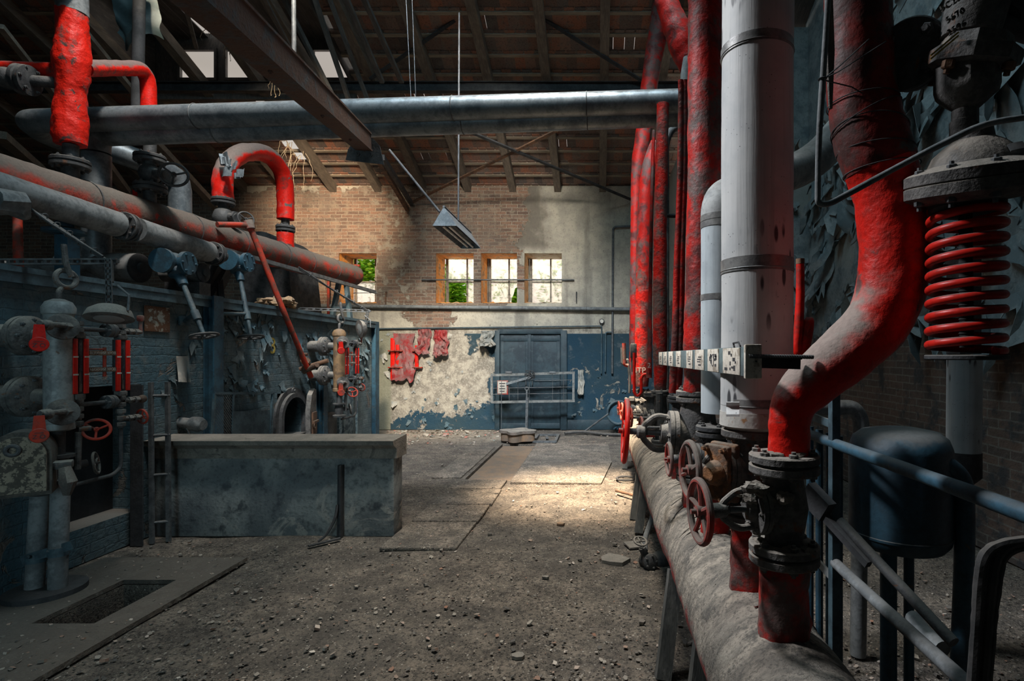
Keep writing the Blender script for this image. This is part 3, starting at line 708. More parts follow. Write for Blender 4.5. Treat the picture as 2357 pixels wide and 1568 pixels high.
# ---------------------------------------------------------------- things on and before the far wall
W = lambda x, y, d=.05: P(x, y, WY-d)+V((0,0,0))
def wq(x, y, d): # pixel on the wall, pulled d metres off it along the ray's wall point
    return V((WX(x), WY-d, WZ(y)))
def ptube(name, pts, r, mat, label, cat='pipe', group=None, rad=.08, n=12, **k):
    b = MB(); b.tube(bend(pts, rad) if len(pts) > 2 else pts, r, n); return obj(name, b, mat, None, label, cat, group, **k)
th = thing('wall_pipe', 'pale grey water pipe running the whole far wall under the windows', 'pipe', wq(1060,710,.1))
b = MB(); b.tube([wq(560,703,.09), wq(1470,713,.09)], .042, 14); obj('pipe', b, M['greypipe'], th)
for x in (690,890,1128,1350):
    b = MB(); b.torus(wq(x,703+(x-560)*.011,.09), X1, .046, .008, 20, 6); b.box(wq(x,703+(x-560)*.011,.03), (.03,.08,.03)); obj('clip', b, M['steel'], th)
ptube('window_bar', [wq(972,645,.05), wq(1322,645,.05)], .017, M['steel'], 'long thin steel bar crossing in front of the three windows', 'bar')
th = thing('gauge_pipe', 'thin pipe over the blue door ending in a small round gauge', 'pipe', wq(1384,750,.05))
b = MB(); b.tube(bend([wq(866,757,.05), wq(1385,751,.05), wq(1384,860,.05)], .06), .016, 10); obj('pipe', b, M['bluegrey'], th)
b = MB(); b.tube([wq(1385,751,.05), wq(1385,745,.05)], .01, 8); obj('stem', b, M['steel'], th)
b = MB(); b.lathe(wq(1385,740,.02), (0,-1,0), [(.05,0),(.055,.01),(.055,.04),(.046,.045)], 24); g1 = obj('gauge', b, M['dark'], th)
b = MB(); b.lathe(wq(1385,740,.066), (0,-1,0), [(.042,0),(.042,.002)], 24); g2 = obj('dial', b, M['whitepaint'], g1)
b = MB(); b.beam(wq(1384,741,.071), wq(1387,738,.071), .006, .003); obj('needle', b, M['ink'], g1)
ptube('wall_conduit', [wq(1455,522,.05), wq(1411,524,.05), wq(1409,860,.05)], .024, M['steel'], 'thin dark conduit bending down the grey plaster beside the red pipes', 'conduit', None, .08)
ptube('wall_tube', [wq(1410,765,.05), wq(1394,765,.05), wq(1393,856,.05)], .017, M['bluegrey'], 'short bent tube on the blue paint beside the conduit', 'tube', None, .05)
b = MB(); b.tube([wq(1327,672,.03), wq(1327,698,.03)], .012, 8); b.box(wq(1327,680,.01), (.03,.02,.12)); obj('wall_hook', b, M['iron'], None, 'small dark iron bracket on the plaster below the last window', 'bracket')
b = MB(); b.tube([wq(889,672,.03), wq(889,703,.03)], .014, 8); b.box(wq(889,675,.01), (.04,.02,.06)); obj('wall_hook', b, M['rust'], None, 'short rusty stub on the wall beside the half-hidden window', 'bracket')
ptube('wall_riser', [wq(762,640,.12), wq(762,735,.12)], .03, M['rustred'], 'short rust-red riser in front of the brick by the half-hidden window', 'pipe')
ptube('window_rod', [wq(788,609,-.1), wq(824,610,-.1)], .03, M['rustred'], 'short red bar across the half-hidden window', 'bar')

M['framepale'] = worn('pale_frame', (.19,.195,.185), (.10,.105,.10), .7, 0, 9, (.42,.62), .3, bump=.3)
# wire screen hung before the door
Yc = 11.75
def C(x, y, d=0): return P(x, y, Yc-d)
th = thing('wire_screen', 'long pale welded frame with wires hung across the blue door', 'screen', C(1228,925))
b = MB()
for p, q in (((1130,864),(1323,858)),((1132,926),(1323,923))): b.beam(C(p[0],p[1],.004), C(q[0],q[1],.004), .035, .052)
for p, q in (((1132,862),(1132,928)),((1320,858),(1320,925))): b.beam(C(*p), C(*q), .035, .05, X1)
obj('frame', b, M['framepale'], th)
b = MB()
for yy in (877,893,907): b.tube([C(1133,yy+1), C(1319,yy-2)], .007, 6)
for xx in (1172,1192,1218,1272,1297): b.tube([C(xx,861), C(xx,924)], .007, 6)
obj('wire_grid', b, M['steel'], th)
b = MB(); b.rbox(C(1157,892,.04), (.235,.012,.31), .004); sg = obj('sign_plate', b, M['redfaded'], th, 'small faded red-edged sign plate')
b = MB(); b.rbox(C(1156,892,.049), (.19,.006,.26), .002); obj('sign_face', b, M['chalk'], sg)
b = MB()
for r in range(4): b.box(C(1156,883+r*6,.053), (.13-.03*(r%2),.003,.022))
obj('print', b, M['ink'], sg)
for xx in (1171,1272):
    b = MB(); b.rbox(C(xx,858,.0), (.14,.06,.05), .006); obj('bracket', b, M['steel'], th)
b = MB(); rng = random.Random(5); pts = []
for i in range(26): pts.append((C(1219+rng.uniform(-11,11), 862+rng.uniform(-10,12), .06+rng.uniform(-.02,.03)), .007))
a, r = smooth_path(pts, 4); b.tube(a, r, 5); obj('rusty_chain', b, M['dark'], None, 'knot of dark chain tying the screen to the door middle', 'chain')
b = MB(); b.beam(C(1165,884,.07), C(1222,868,.07), .05, .012, Y1); obj('rag_strip', b, M['greypipe'], None, 'grey strip of cloth stretched from the sign plate to the chain knot', 'strip')

# floor scale
sc = G(1195,1023); th = thing('platform_scale', 'cast iron platform scale with a wavy dusty top and thin column before the door', 'scale', sc)
SY = 10.45; cx_ = -1.53
poly = []
for i in range(48):
    a = 2*PI*i/48; r = .26+.055*math.cos(4*a+.6)+.02*math.cos(2*a); poly.append((cx_+r*1.0*math.cos(a), SY+r*1.15*math.sin(a)))
b = MB(); b.prism(poly, (0,0,.03), X1, Y1, Z1, .15); obj('plinth', b, M['slabrust'], th)
b = MB(); b.prism([(cx_+(x-cx_)*1.1, SY+(y-SY)*1.1) for x, y in poly], (0,0,.18), X1, Y1, Z1, .05); tp = obj('platform', b, M['dustpipe'], th)
b = MB(); b.torus((cx_,SY,.232), Z1, .17, .012, 36, 6); obj('rim', b, M['irondust'], tp)
b = MB(); b.beam((-1.42,10.85,0),(-1.40,10.85,.82), .06, .05, X1); b.beam((-1.41,10.85,.82),(-1.41,10.85,.98), .03, .03, X1); b.torus((-1.41,10.84,1.0), Y1, .035, .008, 16, 6); obj('column', b, M['steel'], th)
b = MB(); b.tube([(-1.95,11.0,.1),(-1.95,11.05,1.15)], .006, 6); obj('wire_stay', b, M['steel'], th)
b = MB()
fr = [V((-1.22,10.35,.02)), V((-.80,10.35,.02)), V((-.80,11.25,.02)), V((-1.22,11.25,.02))]
for i in range(4): b.beam(fr[i], fr[(i+1)%4], .05, .04)
b.beam((-1.02,10.9,.05),(-.98,10.6,.05), .05, .03)
obj('angle_frame', b, M['steel'], None, 'low angle-iron frame lying on the floor beside the scale', 'frame')
# hoop and slanting bar in the far corner
hc = C(1424,950, .25); th = thing('pipe_hoop', 'blue ring-shaped drum end leaning in the far corner under the gauge', 'drum', V((hc.x, hc.y, 0)))
b = MB(); b.torus(hc, (0.1,-1,.05), .24, .025, 40, 10); obj('rim', b, M['bluegrey'], th)
b = MB(); b.lathe(hc+V((0,.03,0)), (0.1,1,-.05), [(.225,0),(.225,.12),(.1,.14)], 32); obj('drum', b, M['blue'], th)
b = MB()
for k in range(4): b.tube([hc+V((.02,0,-.24)), hc+V((-.1+.07*k,.05,-.36))], .02, 8)
obj('stand', b, M['blue'], th)
b = MB(); b.tube([C(1400,953,.3), G(1342,998)+V((0,0,.02))], .018, 8); obj('slant_rod', b, M['steel'], None, 'thin rod leaning from the blue drum down to the floor', 'rod')
b = MB(); a, r = smooth_path([(G(1300,1001)+V((0,-.0,.03)),.03),(G(1340,999)+V((0,0,.04)),.03),(G(1390,1003)+V((0,0,.03)),.03),(G(1428,1004)+V((0,0,.03)),.03)], 6); b.tube(a, r, 8); obj('floor_hose', b, M['rubber'], None, 'dusty dark hose lying along the foot of the far wall', 'hose')

M['flake'] = worn('paint_flake', (.40,.38,.33), (.20,.22,.215), .75, 0, 3, (.40,.6), .3, DUST, .4, 60, .003)
M['flakeblue'] = worn('blue_paint_flake', (.05,.10,.125), (.10,.135,.145), .7, 0, 3, (.40,.6), .4, DUST, .4, 60, .004)
M['flakegrey'] = worn('grey_paint_flake', (.23,.255,.255), (.11,.14,.15), .7, 0, 2, (.40,.6), .4, DUST, .4, 60, .004)
# red fire-point remains: two extinguisher brackets and peeling red sheets
M['peelred'] = worn('peeling_red_sheet', (.26,.02,.022), (.20,.115,.11), .6, 0, 5, (.36,.6), .3, (.3,.22,.2), .6, 40, .01)
def patch(x0, y0, x1, y1, curl, seed, mat, t=.006, off=.02, nu=16, nv=16):
    b = MB()
    def fn(u, v):
        e = NZ.noise(V((u*3,v*3,seed)))
        x = x0+(x1-x0)*(u+.10*(NZ.noise(V((v*5,seed,0)))))
        y = y0+(y1-y0)*(v+.12*NZ.noise(V((u*5,seed,3)))*v)
        x += (x1-x0)*.35*NZ.noise(V((v*3.1,seed*2.,7+round(u))))*(.3+v); d = off+curl*(v**2.2)*(.6+.8*abs(e))+.09*curl/.12*abs(NZ.noise(V((u*4,v*4,seed+9))))
        return V((WX(x), WY-d, WZ(y)+.25*curl*max(0,v-.7)))
    b.sheet(fn, nu, nv, t); return b
for args, lab in (((906,768,956,876,.14,1),'tall crumpled red paint sheet hanging behind the two bracket bars'),((964,758,992,817,.16,2),'peeled faded red sheet, middle of the three on the wall'),((1000,760,1032,821,.20,3),'peeled red sheet with a curled corner, last before the bare plaster')):
    obj('peeling_sheet', patch(*args, M['peelred']), M['peelred'], None, lab, 'peeling paint', 'red paint sheets peeling off the wall')
for x, lab in ((906,'wide red upright board strip with a clamp on the pale wall'),(917,'second red upright with rounded end beside the wide strip'),(961,'slim red upright with rounded end under the peeled sheets')):
    th = thing('extinguisher_bracket', lab, 'bracket', wq(x,876,.04), 'red brackets at the fire point')
    b = MB(); w_ = .10 if x == 906 else .085; y0, y1 = (778,875) if x == 906 else ((793,852) if x == 917 else (795,850))
    b.rbox((WX(x),WY-.05,(WZ(y0)+WZ(y1))/2), (w_,.05,WZ(y0)-WZ(y1)), .02, None, 3); obj('bar', b, M['red'], th)
    for y in (808,846):
        b = MB(); b.rbox((WX(x)+.02,WY-.07,WZ(y)), (.22,.09,.03), .006); b.torus((WX(x)+.02,WY-.13,WZ(y)), Z1, .045, .008, 16, 6); obj('clamp', b, M['rustred'], th)
obj('peeling_sheet', patch(1108, 762, 1138, 800, .26, 5, None), M['flake'], None, 'pale sheet of wall paint curling away beside the door frame', 'peeling paint')
obj('peeling_sheet', patch(1331, 852, 1344, 908, .10, 6, None), M['flake'], None, 'narrow pale strip peeling off the blue wall past the wire screen', 'peeling paint')
# flaking paint: loose curled flakes still stuck to the walls, and litter on the floor
def flakes(name, mat, fn, n, size, seed, label, cat):
    # fn(rng)->(point on wall, u along wall, outward normal)
    rng = random.Random(seed); b = MB()
    for i in range(n):
        o, u, nn = fn(rng); s = rng.uniform(*size); asp = rng.uniform(.6,1.6); cu = rng.uniform(.15,.6)*s; ph = rng.uniform(-.5,.5); dr = rng.choice((1,1,1,1,-1))
        ru = V(u)*math.cos(ph)+Z1*math.sin(ph); rv = (-V(u)*math.sin(ph)+Z1*math.cos(ph))*-dr
        def curl(a, c, i=i, s=s, ru=ru, rv=rv, cu=cu, o=o, nn=nn, asp=asp):
            w_ = (a-.5)*s*(1-.8*c*abs(math.sin(i*1.7)))+.35*s*NZ.noise(V((c*2.3,i*1.3,2)))+.16*s*NZ.noise(V((c*7,i,a*2)))
            h_ = c*s*asp*(.75+.7*NZ.noise(V((a*2.6,i*2.1,5))))
            return V(o)+ru*w_+rv*h_+V(nn)*(.004+cu*c**2.2*(.6+.8*abs(NZ.noise(V((a*2,i,8)))))+.10*s*abs(NZ.noise(V((a*3,c*2,i))))*c)
        b.sheet(curl, 7, 6, .003)
    return obj(name, b, mat, None, label, cat, None, 'stuff', clean=False)
flakes('wall_flakes', M['flake'], lambda r: ((lambda X: (V((X,WY,r.uniform(.55,2.2))),X1,-Y1))(WX(r.uniform(868,1150)))), 26, (.03,.15), 4, 'pale curled flakes of paint on the bare plaster below the windows', 'paint flakes')
flakes('dado_flakes', M['flakeblue'], lambda r: ((lambda X: (V((X,WY,r.uniform(.05,.5+.6*r.random())+(.2 if X > WX(1050) else 0))),X1,-Y1))(WX(r.choice((r.uniform(905,1140),r.uniform(1000,1140),r.uniform(1300,1440)))))), 36, (.03,.12), 5, 'blue curled flakes of paint low on the far wall', 'paint flakes')
# litter
M['litter'] = None
t = NT('litter_chips'); t.done(t.ramp(t.rnd, [(0,(.06,.055,.05)),(.45,(.15,.13,.11)),(.72,(.30,.265,.22)),(.88,(.22,.11,.07)),(1.,(.5,.46,.4))]), .9); M['litter'] = t.m
rng = random.Random(21); b = MB()
def chip(q, s, th=None):
    R = Matrix.Rotation(rng.uniform(0,6.28),3,'Z') @ Matrix.Rotation(rng.uniform(-.5,.5),3,'X') @ Matrix.Rotation(rng.uniform(-.4,.4),3,'Y')
    k = rng.randint(4,6); poly = [(s*rng.uniform(.5,1.)*math.cos(2*PI*i/k), s*rng.uniform(.4,.9)*math.sin(2*PI*i/k)) for i in range(k)]
    b.prism(poly, q, R @ X1, R @ Y1, R @ Z1, s*(th or rng.choice((.1,.15,.3,.6))))
n = 0
while n < 11000:
    x = rng.uniform(-4.,2.9); y = 2.5+9.6*rng.random()**1.9
    if y > 8.3 and x > 1.45: continue
    if CH[0]-.05 < x < CH[1]+.05 and CH[2] < y < CH[3]: continue
    if PIT[0]-.02 < x < PIT[1]+.02 and PIT[2]-.02 < y < PIT[3]+.02: continue
    if 4.9 < y < 5.3 and x < -1.8: continue
    if y > 5.3 and x < -4: continue
    zz = .035 if (x < -2.83 and y < 4.34) else (.019 if (-1.84 < x < -1.19 and 4.6 < y < 7.2) else (.014 if (-1.13 < x < .1 and 7.05 < y < 10.1) else .0))
    chip((x,y,zz), .0045+.013*rng.random()**3+.014*(rng.random() < .07)); n += 1
obj('rubble', b, M['litter'], None, 'small grit and chips strewn over the whole dirt floor', 'rubble', None, 'stuff', clean=False)
b = MB()
for i in range(330): chip((rng.uniform(-4.6,-2.0), 12.05-1.9*rng.random()**1.6, .004), rng.uniform(.012,.05), .06)
for i in range(34): chip((rng.uniform(-4.3,-2.6), rng.uniform(10.9,12.0), .012), rng.uniform(.04,.09), .05)
t = NT('fallen_flakes'); t.done(t.ramp(t.rnd, [(0,(.36,.32,.26)),(.5,(.28,.24,.19)),(.7,(.20,.25,.23)),(.85,(.34,.09,.06)),(1.,(.44,.41,.35))]), .9)
obj('fallen_flakes', b, t.m, None, 'pale paint flakes lying in a drift at the foot of the far wall', 'paint flakes', None, 'stuff', clean=False)
rng = random.Random(9)
for k, (x, y, s, m, lab) in enumerate(((1193,1512,.045,'slab','pale stone chip lying in front on the dirt floor'),(1290,1207,.05,'slabrust','orange-brown chip on the sunlit floor'),(1105,1190,.04,'slabrust','small brick piece beside the trench slabs'),(1410,1292,.15,'slab','flat pale slab on the floor beside the dusty pipe'),(1415,1253,.03,'litter','small pale chip near the flat slab'),(1255,1330,.03,'slab','small stone on the open floor'))):
    b = MB(); q = G(x, y); poly = [(s*rng.uniform(.6,1)*math.cos(a*PI/3.5), s*rng.uniform(.5,.85)*math.sin(a*PI/3.5)) for a in range(7)]
    b.prism(poly, q+V((0,0,-.005)), X1, Y1, Z1, .012+s*.12); obj('floor_chip', b, M[m], None, lab, 'stone', 'larger chips on the floor')
# green growth outside the windows
t = NT('bright_leaf'); c = t.ramp(t.rnd, [(0,(.08,.26,.02)),(.5,(.16,.42,.03)),(1.,(.34,.55,.06))])
df = t.n.new('ShaderNodeBsdfDiffuse'); tr = t.n.new('ShaderNodeBsdfTranslucent'); mx = t.n.new('ShaderNodeMixShader'); t.put(df.inputs[0], c); t.put(tr.inputs[0], c); t.put(mx.inputs[0], .5)
t.l.new(df.outputs[0], mx.inputs[1]); t.l.new(tr.outputs[0], mx.inputs[2]); t.l.new(mx.outputs[0], t.n['Material Output'].inputs[0]); M['leaf'] = t.m
def bush(cx, cz, rx, rz, Yb, n, lab):
    b = MB(); rng = random.Random(int(cx*10)+3)
    for i in range(n):
        a = V((rng.gauss(0,.5),rng.gauss(0,.35),rng.gauss(0,.5))); q = V((cx+a.x*rx, Yb+a.y*.9, cz+a.z*rz)); s = rng.uniform(.05,.10)
        R = Matrix.Rotation(rng.uniform(0,6.28),3,'Z') @ Matrix.Rotation(rng.uniform(-1.2,1.2),3,'X')
        b.face([b.b.verts.new(q+R @ V(e)*s) for e in ((-1,0,0),(0,-.5,.1),(1.1,0,0),(0,.5,.1))])
    th = thing('leafy_bush', lab, 'bush', (cx,Yb,0), 'bushes outside the windows'); obj('foliage', b, M['leaf'], th, clean=False)
    b = MB()
    for k in range(3): b.tube([(cx+.1*(k-1),Yb,-.05),(cx+rx*.3*(k-1),Yb+.05,cz*.6),(cx+rx*.5*(k-1),Yb+.1,cz+rz*.4)], [.03,.02,.006], 6)
    obj('stem', b, M['vine'], th)
bush(-3.88, 3.2, .42, .75, 14.6, 2200, 'bright green bush outside, behind the missing pane of the second window')
bush(-2.33, 3.25, .34, .6, 14.8, 1500, 'bright green bush outside, behind the broken pane of the third window')
bush(-6.3, 4.0, .6, .45, 15.0, 1200, 'bright green bush outside the half-hidden window')
bush(-1.25, 3.8, .5, .7, 15.5, 600, 'thin pale green bush outside the last window')
bush(-4.0, 4.55, .6, .22, 14.8, 260, 'green twigs hanging outside over the second window')

b = MB(); b.box((-5.,15.5,-.06),(20,4.9,.12)); struct('exterior_ground', b, M['floor'])
# ---------------------------------------------------------------- brick boilers along the left
XB = -4.1; BT = 2.24
def BY(x, X=XB): return X*F/(x-CX)               # distance along the boiler face for a photo column
def BP(x, y, out=0.):                             # point on the boiler face, pulled out of it
    X = XB+out; Y = BY(x, X); return V((X, Y, CZ+(CY-y)/F*Y))
t = NT('painted_boiler_brick'); u = t.y; z = t.z
nb = t.noise(1.3, 6, .6); nm = t.noise(5, 6, .65); nf = t.noise(30, 5, .62)
k = t.n.new('ShaderNodeTexBrick'); k.inputs['Scale'].default_value = 1; k.inputs['Brick Width'].default_value = .26; k.inputs['Row Height'].default_value = .08; k.inputs['Mortar Size'].default_value = .007; k.inputs['Mortar Smooth'].default_value = .6
t.put(k.inputs['Vector'], t.comb(t.add(u, t.mul(nm, .05)), t.add(z, t.mul(nm, .05))))
bf = k.outputs[1]
c = t.mix(t.ss(nb, .36, .62), (.04,.09,.115), (.075,.11,.12)); c = t.mix(t.ss(nm, .50, .66), c, (.10,.125,.13)); c = t.mix(t.mul(t.ss(nf, .5, .68), .6), c, (.02,.04,.055))
c = t.mix(t.mul(t.ss(u, 8., 8.6), .55), c, t.mix(t.ss(nm, .4, .6), (.21,.25,.245), (.10,.135,.14)))
bare = t.ss(t.noise(2.1, 6, .7, dist=.9), .60, .63); c = t.mix(t.mul(bare, .85), c, t.mix(nf, (.11,.085,.065), (.17,.15,.13)))
c = t.mix(t.mul(t.mul(bf, .22), t.math('SUBTRACT', 1., bare)), c, (.02,.04,.055))
crk = t.ss(t.voro(3.2, feat='DISTANCE_TO_EDGE'), .02, .005); c = t.mix(t.mul(t.mul(crk, .6), t.ss(nb, .5, .56)), c, (.012,.02,.025))
up = t.ss(t.nz, .5, .8); c = t.mix(up, c, (.13,.12,.105))
M['boiler'] = t.done(c, .75, 0, t.bump(t.add(t.add(t.mul(nm, .9), t.mul(nf, .35)), t.add(t.mul(bare, -.7), t.mul(bf, -.14))), 1., .02))
XB2 = -6.6
def boiler(y0, y1, hole, label, nm_='brick_boiler'):
    th = thing(nm_, label, 'boiler', (XB-1.2, (y0+y1)/2, 0))
    b = MB(); b.holed((y0,y1),(0,BT), [hole], (XB,0,0), Y1, Z1, X1, .35); obj('front_wall', b, M['boiler'], th)
    b = MB(); b.box(((XB+XB2)/2-.17, (y0+y1)/2, BT/2-.06), (XB-XB2-.36, y1-y0, BT-.1)); obj('core', b, M['boiler'], th)
    b = MB(); b.box((XB-.28,(hole[0]+hole[1])/2,(hole[2]+hole[3])/2),(.05,hole[1]-hole[0],hole[3]-hole[2])); obj('firebox', b, M['black'], th)
    b = MB(); b.box((XB+.005,(y0+y1)/2,BT+.015),(.16,y1-y0,.04)); b.box((XB+.06,(y0+y1)/2,BT-.03),(.03,y1-y0,.10)); obj('ledge', b, M['bluegrey'], th)
    return th
B1 = boiler(2.4, 5.66, (4.06,4.88,.28,1.40), 'blue-painted brick boiler carrying the gauge column with lettered strips')
B3 = boiler(5.74, 9.86, (6.98,7.55,.60,1.12), 'blue-painted brick boiler with a yellow number 3 and an arched fire door')
b = MB(); b.text('3', BP(628,798,.006), Y1, Z1, X1, .29, .002); obj('number', b, M['yellowpaint'], B3, 'yellow number 3')
# arched fire door
b = MB(); yc, zc, ra = 7.265, .83, .33
for rr, th_, dd in ((.40,.10,.02),(.33,.06,.06)):
    arc = [(yc+rr*math.cos(a), zc+rr*1.0*math.sin(a)) for a in [PI*i/20 for i in range(21)]]
    inner = [(yc+(rr-th_)*math.cos(a), zc+(rr-th_)*math.sin(a)) for a in [PI*i/20 for i in range(21)]]
    outp = [(yc+rr,.52)]+arc+[(yc-rr,.52)]; inp = [(yc+rr-th_,.60)]+inner+[(yc-rr+th_,.60)]
    for i in range(len(outp)-1):
        b.prism([inp[i],outp[i],outp[i+1],inp[i+1]], (XB-.01,0,0), Y1, Z1, X1, dd+.02)
b.box((XB+.04,yc,.56),(.07,.8,.08)); b.box((XB+.03,yc,.50),(.05,.84,.05))
b.lathe((XB+.02,yc,zc+.355),(1,0,0),[(.045,0),(.045,.03),(.02,.03),(.02,.05)],16)
obj('fire_door_frame', b, M['iron'], B3)
# corner fillers of the arch
b = MB()
for sg in (1,-1):
    arc = [(yc+sg*.31*math.cos(a), zc+.31*math.sin(a)) for a in [PI/2*i/10 for i in range(11)]]
    b.prism([(yc+sg*.31,zc+.34),*arc], (XB-.05,0,0), Y1, Z1, X1, .05)
obj('arch_corner', b, M['boiler'], B3)
b = MB(); dq = V((.25,-.97,0)).normalized(); o = V((XB+.09,yc+.36,.50))
b.prism([(0,0),(.32,0),(.33,.42),(.25,.62),(.10,.70),(0,.68)], o, dq, Z1, V((-dq.y,dq.x,0)), .06)
dl = obj('fire_door', b, M['irondust'], B3, 'open dusty cast iron fire door')
b = MB(); n_ = V((-dq.y,dq.x,0)); b.prism([(.05,.08),(.26,.08),(.26,.38),(.05,.38)], o+n_*.06, dq, Z1, n_, .02); b.beam(o+n_*.09+dq*.04+Z1*.25, o+n_*.09+dq*.30+Z1*.25, .03, .03); b.torus(o+n_*.10+dq*.27+Z1*.2, n_, .035, .009, 16, 6); obj('latch', b, M['rust'], dl)
# upright blue beams
def upright(name, y, lab, w=.14, top=2.28, out=.07):
    b = MB(); x = XB+out
    b.box((x+.05,y,top/2),(.014,w,top)); b.box((x-.05,y,top/2),(.014,w,top)); b.box((x,y,top/2),(.10,.014,top))
    b.tube([(x+.05,y+w/2,.0),(x+.05,y+w/2,top)],.008,6); return obj(name, b, M['blue'], None, lab, 'steel column')
upright('steel_upright', 5.70, 'blue steel upright between the two brick boilers')
upright('steel_upright', 9.93, 'blue steel upright at the far end of the boiler row, by the pale wall', .16, 2.28, .02)
upright('steel_upright', BY(733), 'blue steel upright right of the fire door', .12, 1.55, .05)
b = MB(); b.box((XB+.05,BY(788),.75),(.10,.34,1.5)); b.box((XB+.11,BY(768),.75),(.03,.03,1.45)); b.box((XB+.11,BY(806),.75),(.03,.03,1.45)); obj('clad_panel', b, worn('flaking_pale_blue', (.17,.225,.235), (.05,.085,.105), .7, 0, 9, (.47,.53), .3, bump=1., bd=.012), None, 'pale blue flaking steel panel under the second gauge column', 'panel')
b = MB(); b.rbox((XB+.05,BY(749),.62),(.12,.32,.36),.05,None,4); obj('ash_box', b, M['iron'], None, 'rounded dark iron box at the foot of the flaking panel', 'box')
flakes('boiler_flakes', M['flakeblue'], lambda r: (V((XB,r.choice((r.uniform(5.8,6.85),r.uniform(7.7,9.7),r.uniform(5.8,9.7))),r.uniform(1.25,2.15))),Y1,X1), 120, (.04,.17), 14, 'blue paint curling off the brick boiler with the fire door', 'paint flakes')
flakes('boiler_flakes', M['flakeblue'], lambda r: (V((XB,r.uniform(4.95,5.6),r.uniform(.5,2.15))),Y1,X1), 14, (.04,.11), 15, 'blue paint curling off the brick boiler beside the gauge column', 'paint flakes')
# plates, guard, bars on the face
b = MB(); b.rbox(BP(362,735,.012), (.012,.29,.235), .004); rp = obj('rusty_plate', b, worn('half_rusted_plate', (.36,.34,.29), (.13,.055,.025), .8, 0, 5, (.46,.52), 0, bump=.6), None, 'square plate half eaten by rust on the blue boiler brick', 'plate')
gx = .10
th = thing('mesh_guard', 'framed guard of wire mesh and blue sheet leaning on the boiler by the fire door', 'guard', BP(560,1000,gx))
def GP(x, y): X = XB+gx+.02; Y = BY(x, X); return V((X, Y, CZ+(CY-y)/F*Y))
b = MB()
for p, q in (((494,906),(628,905)),((494,906),(488,1012)),((628,905),(620,1012)),((536,908),(533,1012))): b.beam(GP(*p), GP(*q), .025, .025, X1)
obj('frame', b, M['bluegrey'], th)
b = MB(); p0 = GP(494,908); p1 = GP(536,908); zb_ = .40; n = 9
for i in range(-14, n+14):
    for sg in (1,-1):
        pts = []
        for j in range(0, 25):
            yy = p0.y+(p1.y-p0.y)*(i/n)+sg*j*.028; zz = p0.z-j*.032
            if p0.y <= yy <= p1.y and zz > zb_: pts.append(V((p0.x+.004*sg, yy, zz)))
        if len(pts) > 1: b.tube([pts[0], pts[-1]], .0045, 5)
obj('wire_mesh', b, M['steel'], th)
b = MB(); b.prism([(GP(537,945).y,GP(537,948).z),(GP(621,945).y,GP(621,944).z),(GP(620,1012).y,.42),(GP(534,1012).y,.42)], (XB+gx+.01,0,0), Y1, Z1, X1, .012); obj('sheet_panel', b, M['bluegrey'], th)
b = MB(); b.tube(bend([P(521,690,6.2), P(524,760,6.15), P(540,905,6.1)], .1), .014, 8); b.torus(P(540,908,6.1), Y1, .025, .006, 14, 6); obj('poker_rod', b, M['steel'], None, 'long thin rod hanging down to the mesh guard', 'rod')
for x, y, lab in ((415,972,'pale rounded plug sticking out of the boiler beside the rail frame'),):
    b = MB(); p = BP(x,y,.0); b.lathe(p,(1,-.1,-.1),[(.05,0),(.05,.12),(.07,.13),(.075,.2),(.05,.25)],18); obj('boiler_plug', b, M['greypipe'], None, lab, 'plug')
b = MB(); b.sheet(lambda u, v: BP(405+28*u+6*v, 820+60*v, .02+.10*v*v*abs(math.sin(u*3+1))), 8, 10, .004); obj('peeling_sheet', b, M['flake'], None, 'pale torn sheet peeling off the boiler beside the blue upright', 'peeling paint')
# rail frame before the dark fire opening
th = thing('rail_frame', 'dark steel frame of two uprights with rungs standing before the black opening', 'frame', (-3.84,4.85,0))
b = MB(); b.box((-4.0,4.72,.7),(.10,.014,1.4)); b.box((-4.05,4.76,.7),(.014,.09,1.4)); obj('channel', b, M['dark'], th)
for X, Y in ((-3.92,4.78),(-3.82,4.84)):
    b = MB(); b.beam((X,Y,0),(X-.01,Y,1.42), .03, .03, X1); obj('upright', b, M['steel'], th)
for z in (.18,.6,.95,1.3):
    b = MB(); b.tube([(-3.94,4.78,z),(-3.81,4.84,z)], .012, 8); obj('rung', b, M['steel'], th)
# low coped wall and the bar before it
th = thing('low_wall', 'low grey concrete wall with a jutting dusty coping in front of the boilers', 'low wall', (-2.9,5.08,0))
t = NT('stained_render'); nb = t.noise(1.6, 6, .6, dist=.6); nm = t.noise(6, 6, .65); nf = t.noise(45, 4)
c = t.mix(t.ss(nb, .40, .60), (.25,.265,.255), (.13,.145,.15)); c = t.mix(t.ss(nm, .5, .68), c, (.06,.068,.075)); c = t.mix(t.mul(t.ss(t.noise(2.3, 5, .6, dist=1.2), .56, .62), t.ss(t.z, .6, .3)), c, (.33,.32,.29)); c = t.mix(t.mul(t.ss(nf, .5, .7), .4), c, (.04,.045,.05))
M['render'] = t.done(c, .9, 0, t.bump(t.add(nm, t.mul(nf, .4)), .8, .01))
b = MB(); b.rbox((-2.98,5.10,.36), (2.22,.22,.74), .012); obj('body', b, M['render'], th)
b = MB(); b.prism([(4.98,.71),(4.98,.80),(4.90,.845),(4.89,.885),(5.24,.90),(5.24,.71)], (-4.09,0,0), Y1, Z1, X1, 2.25); obj('coping', b, M['slab'], th)
b = MB(); b.beam((-2.345,4.95,0),(-2.345,4.965,.655), .045, .035, Y1); b.box((-2.33,4.93,.33),(.012,.03,.65)); sm = obj('iron_bar', b, M['dark'], None, 'upright dark iron bar leaning against the low wall', 'bar')
